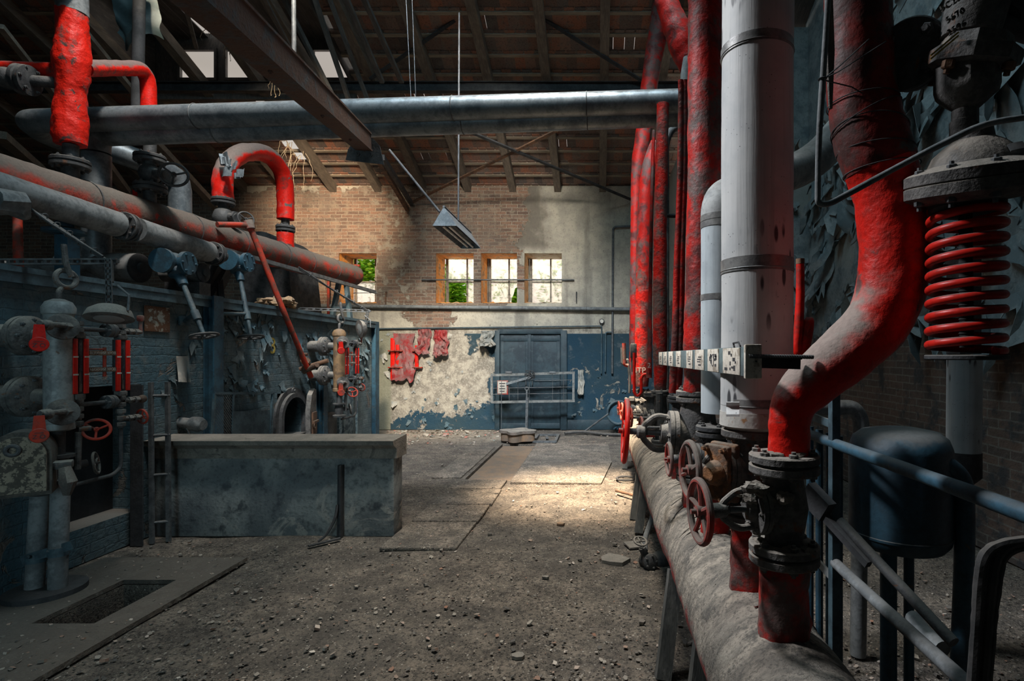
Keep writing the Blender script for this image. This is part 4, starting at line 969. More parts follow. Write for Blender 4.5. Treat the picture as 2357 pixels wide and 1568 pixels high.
b = MB(); a, r = smooth_path([((-2.36,4.93,.30),.012),((-2.37,4.90,.18),.014),((-2.42,4.85,.06),.012),((-2.47,4.80,.01),.01)], 5); b.tube(a, r, 6); b.beam((-2.30,4.86,.02),(-2.48,4.66,.02), .035, .012); obj('bent_strip', b, M['dark'], None, 'thin bent iron strip at the foot of the upright bar', 'strip')

# ---------------------------------------------------------------- gauge columns
def lever(b, p, d, L, r): b.tube([p, p+d*L*.5, p+d*L], [r*.9, r*1.05, r*.9], 10)
def handwheel(th, c, n, R, r, mat, spokes=4, name='handwheel', parent_mat=None):
    b = MB(); u, v, w = frame(n)
    b.torus(c, n, R, r, 36, 10)
    for k in range(spokes):
        a = 2*PI*k/spokes+.4; e = (u*math.cos(a)+v*math.sin(a)); b.tube([V(c)+e*R*.15-w*r*.5, V(c)+e*R*.6-w*r*.4, V(c)+e*R], r*.75, 7)
    b.lathe(V(c)-w*r*1.4, w, [(R*.2,0),(R*.2,r*2.4),(R*.09,r*2.5),(R*.09,r*4)], 12)
    return obj(name, b, mat, th)
def gauge_set(base, label, far=False):
    o = V(base)
    def q(a, z, d=0.): return o+V((d, a, z-o.z))
    th = thing('water_gauge_column', label, 'water gauge', (o.x,o.y,.9), 'water gauge columns')
    cm = M['rustcol'] if far else M['column']
    b = MB(); b.lathe(q(0,1.14),Z1,[(.06,0),(.085,.01),(.085,.05),(.078,.06),(.078,.79),(.088,.80),(.09,.84),(.07,.88),(.03,.90)],28); obj('column', b, cm, th)
    b = MB(); b.tube(bend([q(0,2.02), q(.0,2.09), q(.02,2.12)],.03), .017, 10); b.torus(q(.05,2.185,.0), (1,-.25,.1), .06, .017, 28, 10); b.tube(bend([q(.06,2.2,.03), q(.03,2.28,.02), q(.035,2.42,.0)],.04), .017, 10); obj('siphon_loop', b, M['irondust'], th)
    for z, R in ((1.79,.135),(1.375,.14)):
        b = MB(); b.cyl(q(0,z,-.03), q(0,z,-.18), .055, 18); b.lathe(q(0,z,-.18),(-1,0,0),[(.06,-.04),(R*.92,0),(R,.008),(R,.028),(R*.96,.03),(R*.96,.036),(R,.038),(R,.07),(.08,.08),(.075,.42)],36); fl = obj('flange_pipe', b, M['irondust'], th)
        b = MB(); b.bolts(q(0,z,-.178),(1,0,0),R*.78,8,.014,.016); obj('bolts', b, M['steel'], fl)
    for a, sc in ((.08,1.),(.42,1.)):
        z = 1.58
        b = MB(); b.rbox(q(a,z,.055), (.03,.115,.39), .004); g = obj('gauge_body', b, M['dark'], th)
        for sg in (1,-1):
            b = MB(); b.rbox(q(a+sg*.041,z,.072), (.016,.034,.385), .003); bar = obj('red_bar', b, M['red'], g)
        b = MB()
        for zz in (z+.065,z-.058):
            for sg in (1,-1): b.box(q(a+sg*.041,zz,.081), (.003,.036,.010))
        obj('level_mark', b, M['whitepaint'], g)
        b = MB(); b.rbox(q(a,z,.071),(.006,.022,.36),.002); obj('sight_glass', b, M['glassdark'], g)
        b = MB()
        for zz, hh in ((z+.215,.04),(z-.215,.04)): b.rbox(q(a,zz,.055),(.05,.07,hh),.006)
        for k in range(5 if a > .2 else 4):
            zz = z-.245-k*.05; b.lathe(q(a,zz-.02,.055),Z1,[(.022,0),(.032,.003),(.032,.03),(.022,.033)],6); b.cyl(q(a,zz-.03,.055),q(a,zz,.055),.02,10)
        for k in range(2): b.lathe(q(a,z+.235+k*.045,.055),Z1,[(.028,0),(.034,.004),(.030,.035)],6)
        obj('fitting', b, M['irondust'], th)
    for z in (1.84,1.31):
        b = MB(); b.cyl(q(.06,z,.055), q(.28,z,.055), .016, 10); b.cyl(q(.28,z,.055), q(.42,z,.055), .02, 10)
        b.lathe(q(.29,z,.055),Y1,[(.05,0),(.05,.028),(.046,.03),(.046,.034),(.05,.036),(.05,.064)],20); b.bolts(q(.29,z,.055),-Y1,.038,4,.010,.012); obj('cross_pipe', b, M['iron'], th)
    for z in (1.84,1.31,1.17):
        b = MB(); b.cyl(q(.44,z,.055), q(.60,z,.055), .016, 10)
        for aa in (.48,.54): b.lathe(q(aa,z,.055),Y1,[(.024,0),(.027,.004),(.027,.03),(.024,.034)],6)
        arm = obj('cock', b, M['irondust'], th)
        if z > 1.8:
            b = MB(); b.tube([q(.60,z-.01,.055), q(.605,z+.10,.05)], .013, 8); b.rbox(q(.605,z+.11,.05),(.04,.04,.05),.01); obj('cock_handle', b, M['redfaded'], arm)
        elif z < 1.2: handwheel(arm, q(.615,z,.055), (0.25,1,.1), .055, .008, M['rustred'])
        else:
            b = MB(); b.ball(q(.615,z,.055), .032); obj('cock_handle', b, M['rust'], arm)
    for z, m in ((1.85,'red'),(1.275,'rustred')):
        b = MB(); b.tube([q(.05,z,.08), q(-.12,z+.005,.12), q(-.26,z+.01,.135)], [.02,.018,.018], 10); b.lathe(q(-.07,z,.105),(-.25,1,0),[(.026,0),(.03,.004),(.03,.05),(.026,.054)],6); b.lathe(q(-.22,z,.13),(.2,-1,0),[(.034,-.03),(.034,.02),(.02,.03)],14)
        b.lathe(q(-.06,z,.09),(1,-.6,.25),[(.085,-.03),(.088,-.02),(.088,0),(.03,.01)],28); ck = obj('test_cock', b, M['irondust'], th)
        tip = q(-.20,z-.12 if m == 'red' else z-.13,.165+.02); top = q(-.275,z,.15)
        b = MB(); b.prism([(-.024,.0),(.024,.0),(.032,-.10),(-.032,-.10)], top, V((.72,.69,0)), Z1, V((.69,-.72,0)), .02); b.lathe(q(-.275,z-.125,.15),(.69,-.72,0),[(.042,0),(.046,.006),(.046,.03),(.042,.034)],28); lv = obj('lever', b, M[m], ck)
        b = MB(); nn = V((.69,-.72,0)); ru = V((.72,.69,0)); cc = q(-.275,z-.125,.15)+nn*.0345; b.text('Z O', cc-Z1*.008, ru, Z1, nn, .035, .001); b.box(cc+Z1*.018, (.003,.003,.003)); b.beam(cc+Z1*.018-ru*.02, cc+Z1*.018+ru*.02, .004, .003); obj('lettering', b, M['ink'], lv)
    for z, txt in ((1.672,'ВЕРХНИЙ УРОВ.'),(1.552,'NИЖНИЙ УРОВ.')):
        b = MB(); b.prism([(.125,-.017),(.36,-.017),(.36,.017),(.15,.017)], q(0,z,.07), Y1, Z1, X1, .004); sp_ = obj('sign_strip', b, M['rust'], th, 'dark strip with pale lettering')
        b = MB(); b.text(txt, q(.255,z,.0745), Y1, Z1, X1, .027, .0006); obj('lettering', b, M['chalk'], sp_)
    b = MB(); b.cyl(q(.29,1.50,.05), q(.29,1.715,.05), .011, 8); b.tube([q(.12,1.70,.05), q(.29,1.70,.05)], .007, 6); obj('pointer_post', b, M['rustred'], th)
    # drain line and isolating valves under it
    b = MB(); b.tube(bend([q(.42,1.1,.055), q(.42,.80,.055), q(.36,.76,.05), q(.0,.75,.03)],.07), .014, 10); obj('drain_pipe', b, M['iron'], th)
    b = MB(); b.cyl(q(0,1.14,0), q(0,.98,0), .035, 14); b.lathe(q(0,.98,0),-Z1,[(.085,0),(.085,.022),(.05,.03),(.06,.08),(.05,.16),(.085,.17),(.085,.195)],24); b.cyl(q(.03,.89,.0), q(.15,.89,.05), .026, 12); vb = obj('drain_valve', b, M['iron'], th)
    handwheel(vb, q(.20,.88,.07), (.8,.5,.15), .075, .009, M['irondust'])
    b = MB(); b.tube([q(.08,1.12,.06), q(.08,.86,.05)], .02, 10); b.cyl(q(.08,1.14,.06), q(.13,1.14,.10), .018, 10); v2 = obj('blow_pipe', b, M['irondust'], th)
    handwheel(v2, q(.15,1.13,.12), (.6,-.55,.45), .075, .010, M['rustred'], 3)
    return th
M['glassdark'] = worn('sight_glass', (.02,.024,.028), (.06,.065,.07), .15, 0, 20, (.5,.7), .2, bump=.1)
gauge_set((-3.68,3.71,1.14), 'pale grey water gauge column on the brick boiler by the pit, with lettered strips')
gauge_set((-3.68,7.74,1.19), 'smaller rust-streaked water gauge column right of the fire door', True)
b = MB(); a = [P(138,1090,3.6)+V((.0,.01*math.sin(i*1.3),.05-.012*i)) for i in range(12)]; b.tube([P(150,1075,3.55), P(158,1110,3.55), P(155,1140,3.55)], [.03,.045,.02], 10, lump=.5, freq=40); obj('rope_knot', b, M['dustpipe'], None, 'knotted dusty rag tied round the pipe under the gauge column', 'rag')

# ---------------------------------------------------------------- box device on two leg pipes, lower corner
th = thing('counterweight_box', 'mottled arch-topped cast iron box standing on two grey pipes', 'cast iron box', P(85,1150,3.45))
pts = [(-.15,-.2),(.15,-.2)]+[(.15*math.cos(a), .06+.15*math.sin(a)) for a in [PI*i/16 for i in range(17)]]
un = V((.80,.60,0)); nn = V((.60,-.80,0)); oc = P(42,1072,3.42)
b = MB(); b.prism(pts, oc-nn*.22, un, Z1, nn, .22); obj('casing', b, worn('mottled_iron', (.10,.09,.075), (.06,.055,.05), .85, .1, 11, (.42,.6), .7, (.15,.135,.115), .9, 70, .008), th)
b = MB(); b.prism([(x*.86, z*.86) for x, z in pts], oc+nn*.0, un, Z1, nn, .03); lid = obj('lid', b, worn('scuffed_lid', (.27,.23,.17), (.07,.062,.05), .85, .1, 24, (.47,.53), .3, bump=.7), th)
b = MB(); b.torus(oc+nn*.035+Z1*.10-un*.02, nn, .03, .012, 20, 8); obj('eyelet', b, M['iron'], lid)
b = MB(); b.rbox(oc+un*.19+nn*-.08+Z1*-.03, (.10,.10,.05), .008, Matrix((un,nn,Z1)).transposed()); obj('lug', b, M['irondust'], th)
for x0, x1, y0 in ((92,78,1140),(140,132,1090)):
    b = MB(); b.tube([P(x0,y0,3.72), G(x1,1376)+V((0,0,0))], .052, 18); lg = obj('leg_pipe', b, M['greypipe'], th)
b = MB()
for x, y in ((83,1283),(135,1268)): b.lathe(P(x,y,3.71)-Z1*.03, Z1, [(.053,0),(.058,0),(.058,.06),(.053,.06)], 20)
b.beam(P(50,1290,3.66), P(165,1255,3.70), .012, .06, Z1); b.bolts(P(66,1283,3.64), -Y1, .0, 1, .012); b.bolts(P(112,1270,3.66), -Y1, 0, 1, .012)
obj('clamp', b, M['bluegrey'], th)
b = MB(); c0 = G(106,1376); b.lathe(c0, Z1, [(.20,0),(.215,0),(.215,.07),(.20,.07)], 32); obj('floor_ring', b, M['dark'], th)

# ---------------------------------------------------------------- big pipes over the boilers
def pl(name, pts, r, mat, lab, cat='pipe', group=None, rad=.2, n=20, lump=0., parent=None, k=8, freq=9.):
    b = MB(); p = bend(pts, rad, k) if len(pts) > 2 else [V(q) for q in pts]
    if lump: p = dense(p, .06)
    b.tube(p, r, n, True, lump, freq); return obj(name, b, mat, parent, lab, cat if parent is None else None, group)
XR = -4.5
def RY(x, X=XR): return X*F/(x-CX)
def RPt(x, y, X=XR): Y = RY(x, X); return V((X, Y, CZ+(CY-y)/F*Y))
main0, main1 = RPt(-60,396), RPt(812,634)
th = thing('main_steam_pipe', 'wide dust-covered red steam pipe running over the boilers to a rounded end', 'pipe', (XR, 6.5, 3.0))
M['mainpipe'] = worn('dusty_red_lagging', (.34,.045,.028), (.12,.085,.07), .8, 0, 3.2, (.40,.6), .97, (.155,.138,.12), .9, 50, .012, (-.15,.45), (.42,.035,.02), (.55,.62))
b = MB(); d = (main1-main0).normalized(); main0 = main0-d*2.3; pp = dense([main0, main1], .07); rr = [.185]*len(pp)
for s_, r_ in ((.05,.18),(.10,.16),(.14,.12),(.165,.06)): pp.append(main1+d*s_); rr.append(r_)
b.tube(pp, rr, 28, True, .05, 7.); obj('lagging', b, M['mainpipe'], th)
for x in (190,430,540,640,700,760):
    q = RPt(x, 0); f_ = (q.y-main0.y)/(main1.y-main0.y); q = main0.lerp(main1, f_)
    b = MB(); b.torus(q, d, .187, .006, 32, 6); obj('seam', b, M['iron'], th)
b = MB()
for sx in (-.18,.16): b.beam(V((main1.x+sx, 9.55, 2.24)), V((main1.x+sx*.35, 9.6, main1.z-.15)), .09, .06, X1)
b.beam(V((main1.x-.16,9.55,2.5)), V((main1.x+.14,9.55,2.5)), .05, .04); obj('support_trestle', b, M['bluegrey'], None, 'blue grey A-shaped trestle under the rounded end of the wide red pipe', 'trestle')
# tray of cable and rail in front of it
th = thing('pipe_rail', 'long thin steel rail running beside the wide red pipe to a pointed end', 'rail', (-4.1,7,2.9))
b = MB(); b.beam(RPt(-40,418,-4.27), RPt(866,672,-4.27), .05, .012, X1); b.beam(RPt(-40,423,-4.25), RPt(866,676,-4.25), .012, .05, X1); obj('angle', b, M['steel'], th)
b = MB(); b.beam(RPt(866,674,-4.25), RPt(815,675,-4.5), .04, .012); obj('tip', b, M['steel'], th)
# lower grey pipe with flanged joints
XG = -4.15
g0, g1 = RPt(-60,414,XG), RPt(500,588,XG)
gd = (g1-g0).normalized(); g0 = g0-gd*2.3; j1 = RPt(292,524,XG)
th = thing('grey_header_pipe', 'grey lagged pipe with flanged joints below the wide red pipe', 'pipe', (XG,4.5,2.6))
b = MB(); b.tube(dense([g0, RPt(268,516,XG)], .06), .108, 24, True, .03); obj('lagging', b, M['greypipe'], th)
b = MB(); b.tube(dense([RPt(312,528,XG), RPt(478,580,XG)], .06), .108, 24, True, .03); obj('lagging', b, M['greypipe'], th)
for x, y in ((290,522),(492,584)):
    q = RPt(x, y, XG); b = MB(); b.cyl(q-gd*.15, q+gd*.15, .06); b.flange(q, gd, .125, .025, .02, 8, .014); obj('flange', b, M['iron'], th)
b = MB(); b.tube([RPt(-20,462,-4.1), RPt(34,465,-4.1), RPt(60,500,-4.12)], [.09,.10,.03], 14, True, .5, 14); obj('torn_lagging', b, M['greypipe'], th)
# red standing pipe with cross arms
XV = -4.5
th = thing('red_standing_pipe', 'bright red cracked standing pipe with two cross arms at the upper corner', 'pipe', RPt(163,375))
Yv = RY(165); rv = .118
b = MB(); top = P(166,-10,Yv); bot = P(162,332,Yv)
pts = dense([bot, P(161,290,Yv), P(163,235,Yv), P(166,170,Yv), P(167,100,Yv), P(166,30,Yv)], .03)
rr = []
for q in pts:
    y = px(q)[1]; r = .108+.012*math.exp(-((y-295)/30)**2)+.022*math.exp(-((y-140)/38)**2)-.008*math.exp(-((y-215)/18)**2)
    rr.append(r)
b.tube(pts, rr, 40, True, .11, 17.); obj('riser', b, M['redworn'], th)
b = MB(); b.tube(dense(bend([P(166,32,Yv), P(166,-25,Yv), P(90,-60,Yv-.3)], .2), .04), .11, 28, True, .06); obj('top_elbow', b, M['greypipe'], th, 'grey dusty elbow')
b = MB(); b.tube(dense([P(-420,148,Yv-.3), P(125,160,Yv)], .05), .057, 18, True, .06); obj('side_arm', b, M['redworn'], th)
ya = RY(345)
b = MB(); b.tube(dense(bend([P(195,157,Yv+.05), P(341,157,ya), P(343,262,ya)], [.24], 10), .04), [.068]*200, 24, True, .07, 12.); obj('cross_arm', b, worn('dusty_red_arm', RED, (.22,.025,.018), .42, 0, 6, (.52,.7), .95, (.15,.13,.12), .6, 45, .01, (.05,.45), (.10,.06,.055), (.62,.67)), th)
b = MB(); b.lathe(P(163,345,Yv), Z1, [(.055,-.12),(.055,.04)], 16); b.flange(P(162,377,Yv), Z1, .135, .03, .012, 8, .016); b.cyl(P(162,385,Yv), P(162,420,Yv), .06); obj('base_flange', b, M['iron'], th)
b = MB(); b.tube(bend([P(-420,170,Yv-.4), P(70,186,Yv-.12), P(150,192,Yv)], .1), .045, 16); b.lathe(P(58,184,Yv-.13),(1,.1,-.1),[(.10,-.05),(.12,-.04),(.12,-.01),(.10,0),(.12,.01),(.12,.04),(.08,.05)],28); b.ball(P(15,180,Yv-.18),.085); b.bolts(P(58,184,Yv-.13)+V((.05,0,0)), X1, .095, 6, .014); obj('side_valve', b, M['iron'], th)
# valve under the cross arm
yb = RY(345); th = thing('gate_valve', 'dark flanged valve with a handwheel under the red cross arm', 'valve', P(345,450,yb))
b = MB(); b.cyl(P(345,330,yb), P(345,470,yb), .055); b.flange(P(345,366,yb), Z1, .135, .03, .012); b.flange(P(346,433,yb), Z1, .14, .03, .012); b.ball(P(345,400,yb), .095, (1,1,1.1)); b.cyl(P(345,398,yb), P(385,402,yb-.06), .045); obj('valve_body', b, M['iron'], th)
handwheel(th, P(400,402,yb-.12), (.55,-.8,.15), .115, .013, M['iron'], 3)
b = MB(); b.tube([P(311,462,yb), P(311,432,yb)], .022, 10); obj('drain_stub', b, M['red'], th)
# red arch
th = thing('red_arch_pipe', 'bright red arch-shaped pipe with torn lagging standing on the wide pipe', 'pipe', RPt(657,575))
yl, yr = RY(515), RY(656)
b = MB(); tr_ = [(514,458),(512,425),(517,395),(532,370),(556,354),(585,350),(612,355),(635,374),(651,404),(657,445),(657,505)]
pts, _r = smooth_path([(P(x,y,yl+(yr-yl)*min(1,max(0,(x-514)/143))),.112) for x, y in tr_], 6)
pp = dense(pts, .035); b.tube(pp, .112, 32, True, .07, 10.); obj('arch', b, worn('red_arch_paint', RED, (.22,.025,.018), .42, 0, 5, (.52,.7), .97, (.21,.185,.165), .6, 45, .01, (.0,.4), (.10,.09,.085), (.63,.66)), th)
b = MB(); b.cyl(P(657,500,yr), P(657,520,yr), .055); b.flange(P(657,527,yr), Z1, .125, .035, .014); obj('flange', b, M['iron'], th)
b = MB(); b.tube(dense([P(657,537,yr), P(657,588,yr)], .03), .112, 26, True, .04); obj('stub', b, M['redworn'], th)
b = MB(); rng = random.Random(31)
for k in range(9):
    c0 = P(538+rng.uniform(-16,22), 388+rng.uniform(-18,22), yl-.13); s = rng.uniform(.05,.11); ph = rng.uniform(0,6)
    b.sheet(lambda u, v: c0+V(((u-.5)*s, -.05*abs(math.sin(u*2.5+ph))-.02, (v-.5)*s*1.3))+V((.03*v*math.cos(ph),0,.02*u)), 4, 4, .005)
obj('torn_cladding', b, M['galv'], th, 'torn grey cladding scraps')
b = MB(); b.cyl(P(514,452,yl), P(514,470,yl), .06); b.flange(P(514,464,yl), Z1, .125, .03, .012); b.lathe(P(514,512,yl), Z1, [(.07,-.03),(.10,.0),(.115,.06),(.09,.14),(.055,.17),(.055,.24)], 26); b.cyl(P(520,498,yl), P(546,502,yl-.05), .05); b.lathe(P(540,500,yl-.04),(1,-.2,0),[(.07,0),(.07,.03)],6); vv = obj('valve_body', b, M['iron'], th)
handwheel(th, P(566,504,yl-.10), (.75,-.55,.2), .085, .010, M['iron'], 3)
# sloping thin red pipe
pl('sloping_drain_pipe', [P(500,517,6.12), P(574,518,6.45), P(652,715,6.80), P(716,868,7.45)], .033, M['rustred'], 'thin red pipe with an elbow sloping down the face of the boiler', 'pipe', None, .09, 14, .05)
b = MB(); b.lathe(P(574,518,6.45),(0.3,0,-1),[(.05,-.05),(.052,-.04),(.052,.04),(.05,.05)],16); obj('elbow_collar', b, M['redfaded'], None, 'pale red elbow collar at the bend of the sloping red pipe', 'pipe fitting')
b = MB(); b.cyl(P(690,850,7.4), P(755,830,7.45), .03, 10); b.lathe(P(703,832,7.35),(.5,-.6,.4),[(.06,0),(.065,.01),(.05,.03)],8); b.tube([P(690,815,7.4), P(708,816,7.4)], .02, 8); b.cyl(P(700,856,7.4), P(730,840,7.3), .035, 10); obj('drain_cock', b, M['rust'], None, 'small rusty cock and stub at the foot of the sloping red pipe', 'valve')
# twin grey ducts overhead
DY = 5.05
th = thing('upper_duct', 'grey round duct crossing the whole room overhead, upper of two', 'duct', P(800,250,DY))
b = MB(); b.tube(dense(bend([P(150,330,6.8), P(95,305,6.0), P(70,280,DY), P(130,278,DY), P(1790,226,DY), P(1630,420,8.42)], [.3,.3,.1,.3], 8), .25), .108, 32); obj('duct', b, M['galv'], th)
for x, y in ((453,0),(1043,0),(1350,0),):
    f_ = (x-130)/1450; q = P(x, 278-45*f_, DY); b = MB(); b.torus(q, X1, .109, .006, 36, 6); obj('seam', b, M['steel'], th)
th = thing('lower_duct', 'grey round duct crossing the room overhead, tucked below the upper one', 'duct', P(800,300,DY+.12))
b = MB(); L0 = DY+.14; b.tube(dense(bend([P(222,352,L0), P(222,310,L0), P(1745,258,L0), P(1612,450,8.42)], [.16,.3], 8), .25), .108, 32); obj('duct', b, M['galv'], th)
for x in (500,1066,1352):
    f_ = (x-300)/1280; q = P(x, 308-45*f_, L0); b = MB(); b.torus(q, X1, .109, .006, 36, 6); obj('seam', b, M['steel'], th)
pl('vertical_duct', [P(222,356,5.19), P(222,446,5.19), P(222,672,5.19)], .112, M['galv'], 'shiny galvanised vertical duct behind the red standing pipe', 'duct', None, .02, 28)
pl('elbow_duct', [P(255,345,5.9), P(330,372,6.1), P(414,408,6.5), P(415,560,6.5)], .118, M['galv'], 'galvanised duct with a slanted elbow behind the handwheel', 'duct', None, .16, 28, 0, None, 3)
# things on top of the boilers
th = thing('insulated_drum', 'large grey clad drum with a flat round end lying behind the valve stems', 'drum', P(260,640,5.2))
b = MB(); c0, c1 = P(322,617,5.2), P(150,614,5.2); b.lathe(c0, (c1-c0), [(.13,-.004),(.137,.004),(.137,(c1-c0).length)], 32); obj('shell', b, M['greypipe'], th)
b = MB(); b.lathe(c0, X1, [(.137,-.01),(.137,.006),(.12,.012),(.05,.013),(.05,.04)], 32); obj('end_cap', b, M['dark'], th)
b = MB(); b.cyl(P(-60,614,4.6), P(140,614,4.6), .05); obj('grey_tube', b, M['greypipe'], None, 'grey tube lying on the boiler behind the slotted rail', 'pipe')
b = MB(); 
for yy in (4.7,5.3): b.box((-5.0,5.2,BT+.04),(.7,.2,.1))
obj('saddle', b, M['iron'], th)
th = thing('insulated_drum', 'smaller grey clad drum with a flat round end behind the blue valve stem', 'drum', P(440,650,6.3))
b = MB(); c0, c1 = P(468,628,6.3), P(380,628,6.3); b.lathe(c0, c1-c0, [(.10,-.004),(.108,.004),(.108,(c1-c0).length)], 28); obj('shell', b, M['greypipe'], th)
b = MB(); b.lathe(c0, X1, [(.108,-.01),(.108,.006),(.09,.012),(.04,.013),(.04,.03)], 28); obj('end_cap', b, M['dark'], th)
b = MB(); b.box((-4.75,6.3,BT+.13),(.4,.18,.26)); obj('saddle', b, M['iron'], th)
th = thing('sheet_hopper', 'dark sheet-metal hopper with a barrel top behind the sloping red pipe', 'hopper', P(615,715,8.6))
hx0, hx1 = P(556,0,8.6).x, P(668,0,8.6).x; hz = P(0,578,8.6).z
b = MB(); b.prism([(hx0,BT),(hx1+.06,BT),(hx1-.06,hz),(hx0,hz)], (0,8.6,0), X1, Z1, Y1, .9); obj('body', b, M['iron'], th)
b = MB(); cxh = P(600,0,8.6).x; b.prism([(cxh+.36*math.cos(a), hz+.30*math.sin(a)) for a in [PI*i/18 for i in range(19)]], (0,8.55,0), X1, Z1, Y1, .95); obj('barrel_top', b, M['steel'], th)
b = MB(); b.rbox(P(500,640,6.9), (.10,.30,.62), .01, Matrix.Rotation(.45,3,'Y')); b.beam(P(470,715,6.8), P(520,612,6.9), .10, .06); b.beam(P(512,715,6.8), P(500,605,6.9), .06, .06); obj('linkage_stand', b, M['dark'], None, 'dark slanting linkage stand on the boiler behind the second blue valve', 'stand')
b = MB()
rng = random.Random(2)
for k in range(16): b.ball(P(620+rng.uniform(-42,46), 704-rng.uniform(0,12), 7.1+rng.uniform(-.12,.1)), rng.uniform(.05,.11), (1.2,1,.55), 10, 7, .9, 14)
obj('insulation_heap', b, worn('glass_wool', (.36,.22,.11), (.24,.17,.115), .95, 0, 9, (.4,.6), .3, (.3,.26,.2), 1., 60, .02), None, 'heap of orange-brown insulation wool on the boiler edge', 'insulation', None, 'stuff')
b = MB(); b.box(P(155,632,4.35), (.105,.105,.62)); b.lathe(P(148,540,4.35), Z1, [(.10,0),(.135,.01),(.135,.035),(.10,.045),(.06,.06),(.06,.10)], 28); obj('blue_post', b, M['blue'], None, 'blue standpipe with a round flanged head behind the siphon loop', 'pipe')
pl('red_riser', [P(40,500,4.15), P(42,600,4.0), P(52,760,3.95)], .028, M['rustred'], 'dull red thin pipe rising at the edge beside the slotted rail', 'pipe', None, .05)
# blue valves with long stems and wheels
def stem_valve(vp, wp, br, lab, R):
    th = thing('stem_valve', lab, 'valve', vp, 'blue valves with long stems')
    d = (wp-vp).normalized(); side = V((-.35,.93,.1))
    b = MB(); b.ball(vp, .10, (1,1.25,1), 18, 12, .15, 8); b.lathe(vp, X1, [(.06,-.02),(.06,.10),(.11,.10),(.11,.14)], 22); b.lathe(vp, -Y1, [(.07,0),(.07,.13),(.115,.13),(.115,.17)], 24); b.lathe(vp, d, [(.07,.05),(.085,.09),(.085,.12),(.05,.14),(.04,.24)], 16); b.bolts(vp+X1*.14, X1, .085, 6, .013)
    obj('valve_body', b, M['blue'], th)
    b = MB(); b.tube([vp+d*.2, vp.lerp(wp,.55), wp], [.022,.026,.018], 12); b.lathe(vp.lerp(wp,.72), d, [(.028,-.05),(.036,-.045),(.036,.05),(.028,.055)], 14); obj('stem', b, M['bluegrey'], th)
    b = MB(); b.tube([br, vp.lerp(wp,.70)], .022, 10); b.rbox(br, (.02,.14,.09), .004); obj('stem_bracket', b, M['bluegrey'], th)
    handwheel(th, wp, (d+V((0,0,-1.2))).normalized(), R, .012, M['iron'], 5)
    return th
stem_valve(P(402,606,5.2), P(470,773,5.1), BP(425,740,.03), 'blue valve with a long slanting stem and wheel, beside the rusty square plate', .112)
stem_valve(P(546,604,6.30), P(578,776,6.10), BP(492,722,.03), 'blue valve with a steep stem and wheel, in front of the mesh guard', .122)
# slotted rails, hanging strips and floodlights
def rail_set(a, b_, s0, s1, lp, near):
    w = 'over the gauge column by the pit' if near else 'over the second gauge column'
    b = MB(); n = 14 if near else 10; a, b_ = V(a), V(b_); up = Z1
    for dz_ in (.016,-.016): b.beam(a+up*dz_, b_+up*dz_, .03, .012)
    for k in range(n+1): b.box(a.lerp(b_, k/n), ((b_-a).length/n*.4, .028, .022))
    obj('slotted_rail', b, M['steel'], None, 'horizontal slotted steel rail '+w, 'rail')
    b = MB(); s0, s1 = V(s0), V(s1); n = 9; w_ = .042
    for sg in (1,-1): b.beam(s0+X1*sg*w_*.4, s1+X1*sg*w_*.4, .012, .008, Y1)
    for k in range(n+1): b.box(s0.lerp(s1, k/n), (w_*.8, .008, (s0-s1).length/n*.55))
    obj('hanging_strip', b, M['steel'], None, 'perforated steel strip hanging down '+w, 'strip')
    th = thing('floodlight', 'dusty oval floodlight hanging on a perforated strip '+w, 'lamp', lp, 'old floodlights')
    b = MB(); dn = V((.12,-.22,-.95)) if near else V((-.6,-.6,-.1)); b.lathe(lp, dn, [(.02,-.055),(.08,-.05),(.12,-.02),(.135,.02),(.14,.035),(.12,.04)], 28); obj('reflector', b, M['irondust'], th)
    b = MB(); b.lathe(V(lp)+V(dn).normalized()*.03, dn, [(.118,0),(.10,.008),(.05,.014)], 28); obj('lens', b, M['column'], th)
    b = MB(); b.tube([V(lp)+V((.13,0,.02)), V(lp)+V((.12,.02,.13)), V(lp)+V((.03,.03,.20))], .008, 8); obj('bracket', b, M['steel'], th)
rail_set(P(-20,603,3.75), P(268,602,3.95), P(249,598,3.85), P(252,716,3.85), P(252,722,3.80), True)
rail_set(P(690,711,8.1), P(851,716,8.4), P(846,718,8.3), P(838,772,8.3), P(833,757,8.25), False)
def cable_run(pts, lab):
    b = MB(); p, q = V(pts[0]), V(pts[1]); d = (q-p)
    for k in range(3): o = V((.0,-.012*k,.016*(k-1))); b.tube([p+o, p.lerp(q,.5)+o+V((0,0,-.01*k)), q+o], .009, 7)
    for k in range(1,8): b.torus(p.lerp(q,k/8), d, .026, .004, 12, 5)
    b.beam(p+V((0,.02,-.01)), q+V((0,.02,-.01)), .035, .006); obj('cable_run', b, M['steel'], None, lab, 'cable run')
cable_run((P(15,440,3.95), P(244,597,3.95)), 'strapped bundle of cables sloping down to the slotted rail by the gauge column')
cable_run((P(690,618,7.3), P(848,717,8.35)), 'strapped bundle of cables sloping down to the far slotted rail')
b = MB(); b.tube([P(232,600,3.95), P(255,602,3.93), P(256,650,3.9)], .016, 8); obj('cable_loop', b, M['rubber'], None, 'dark cable loop at the end of the slotted rail', 'cable')
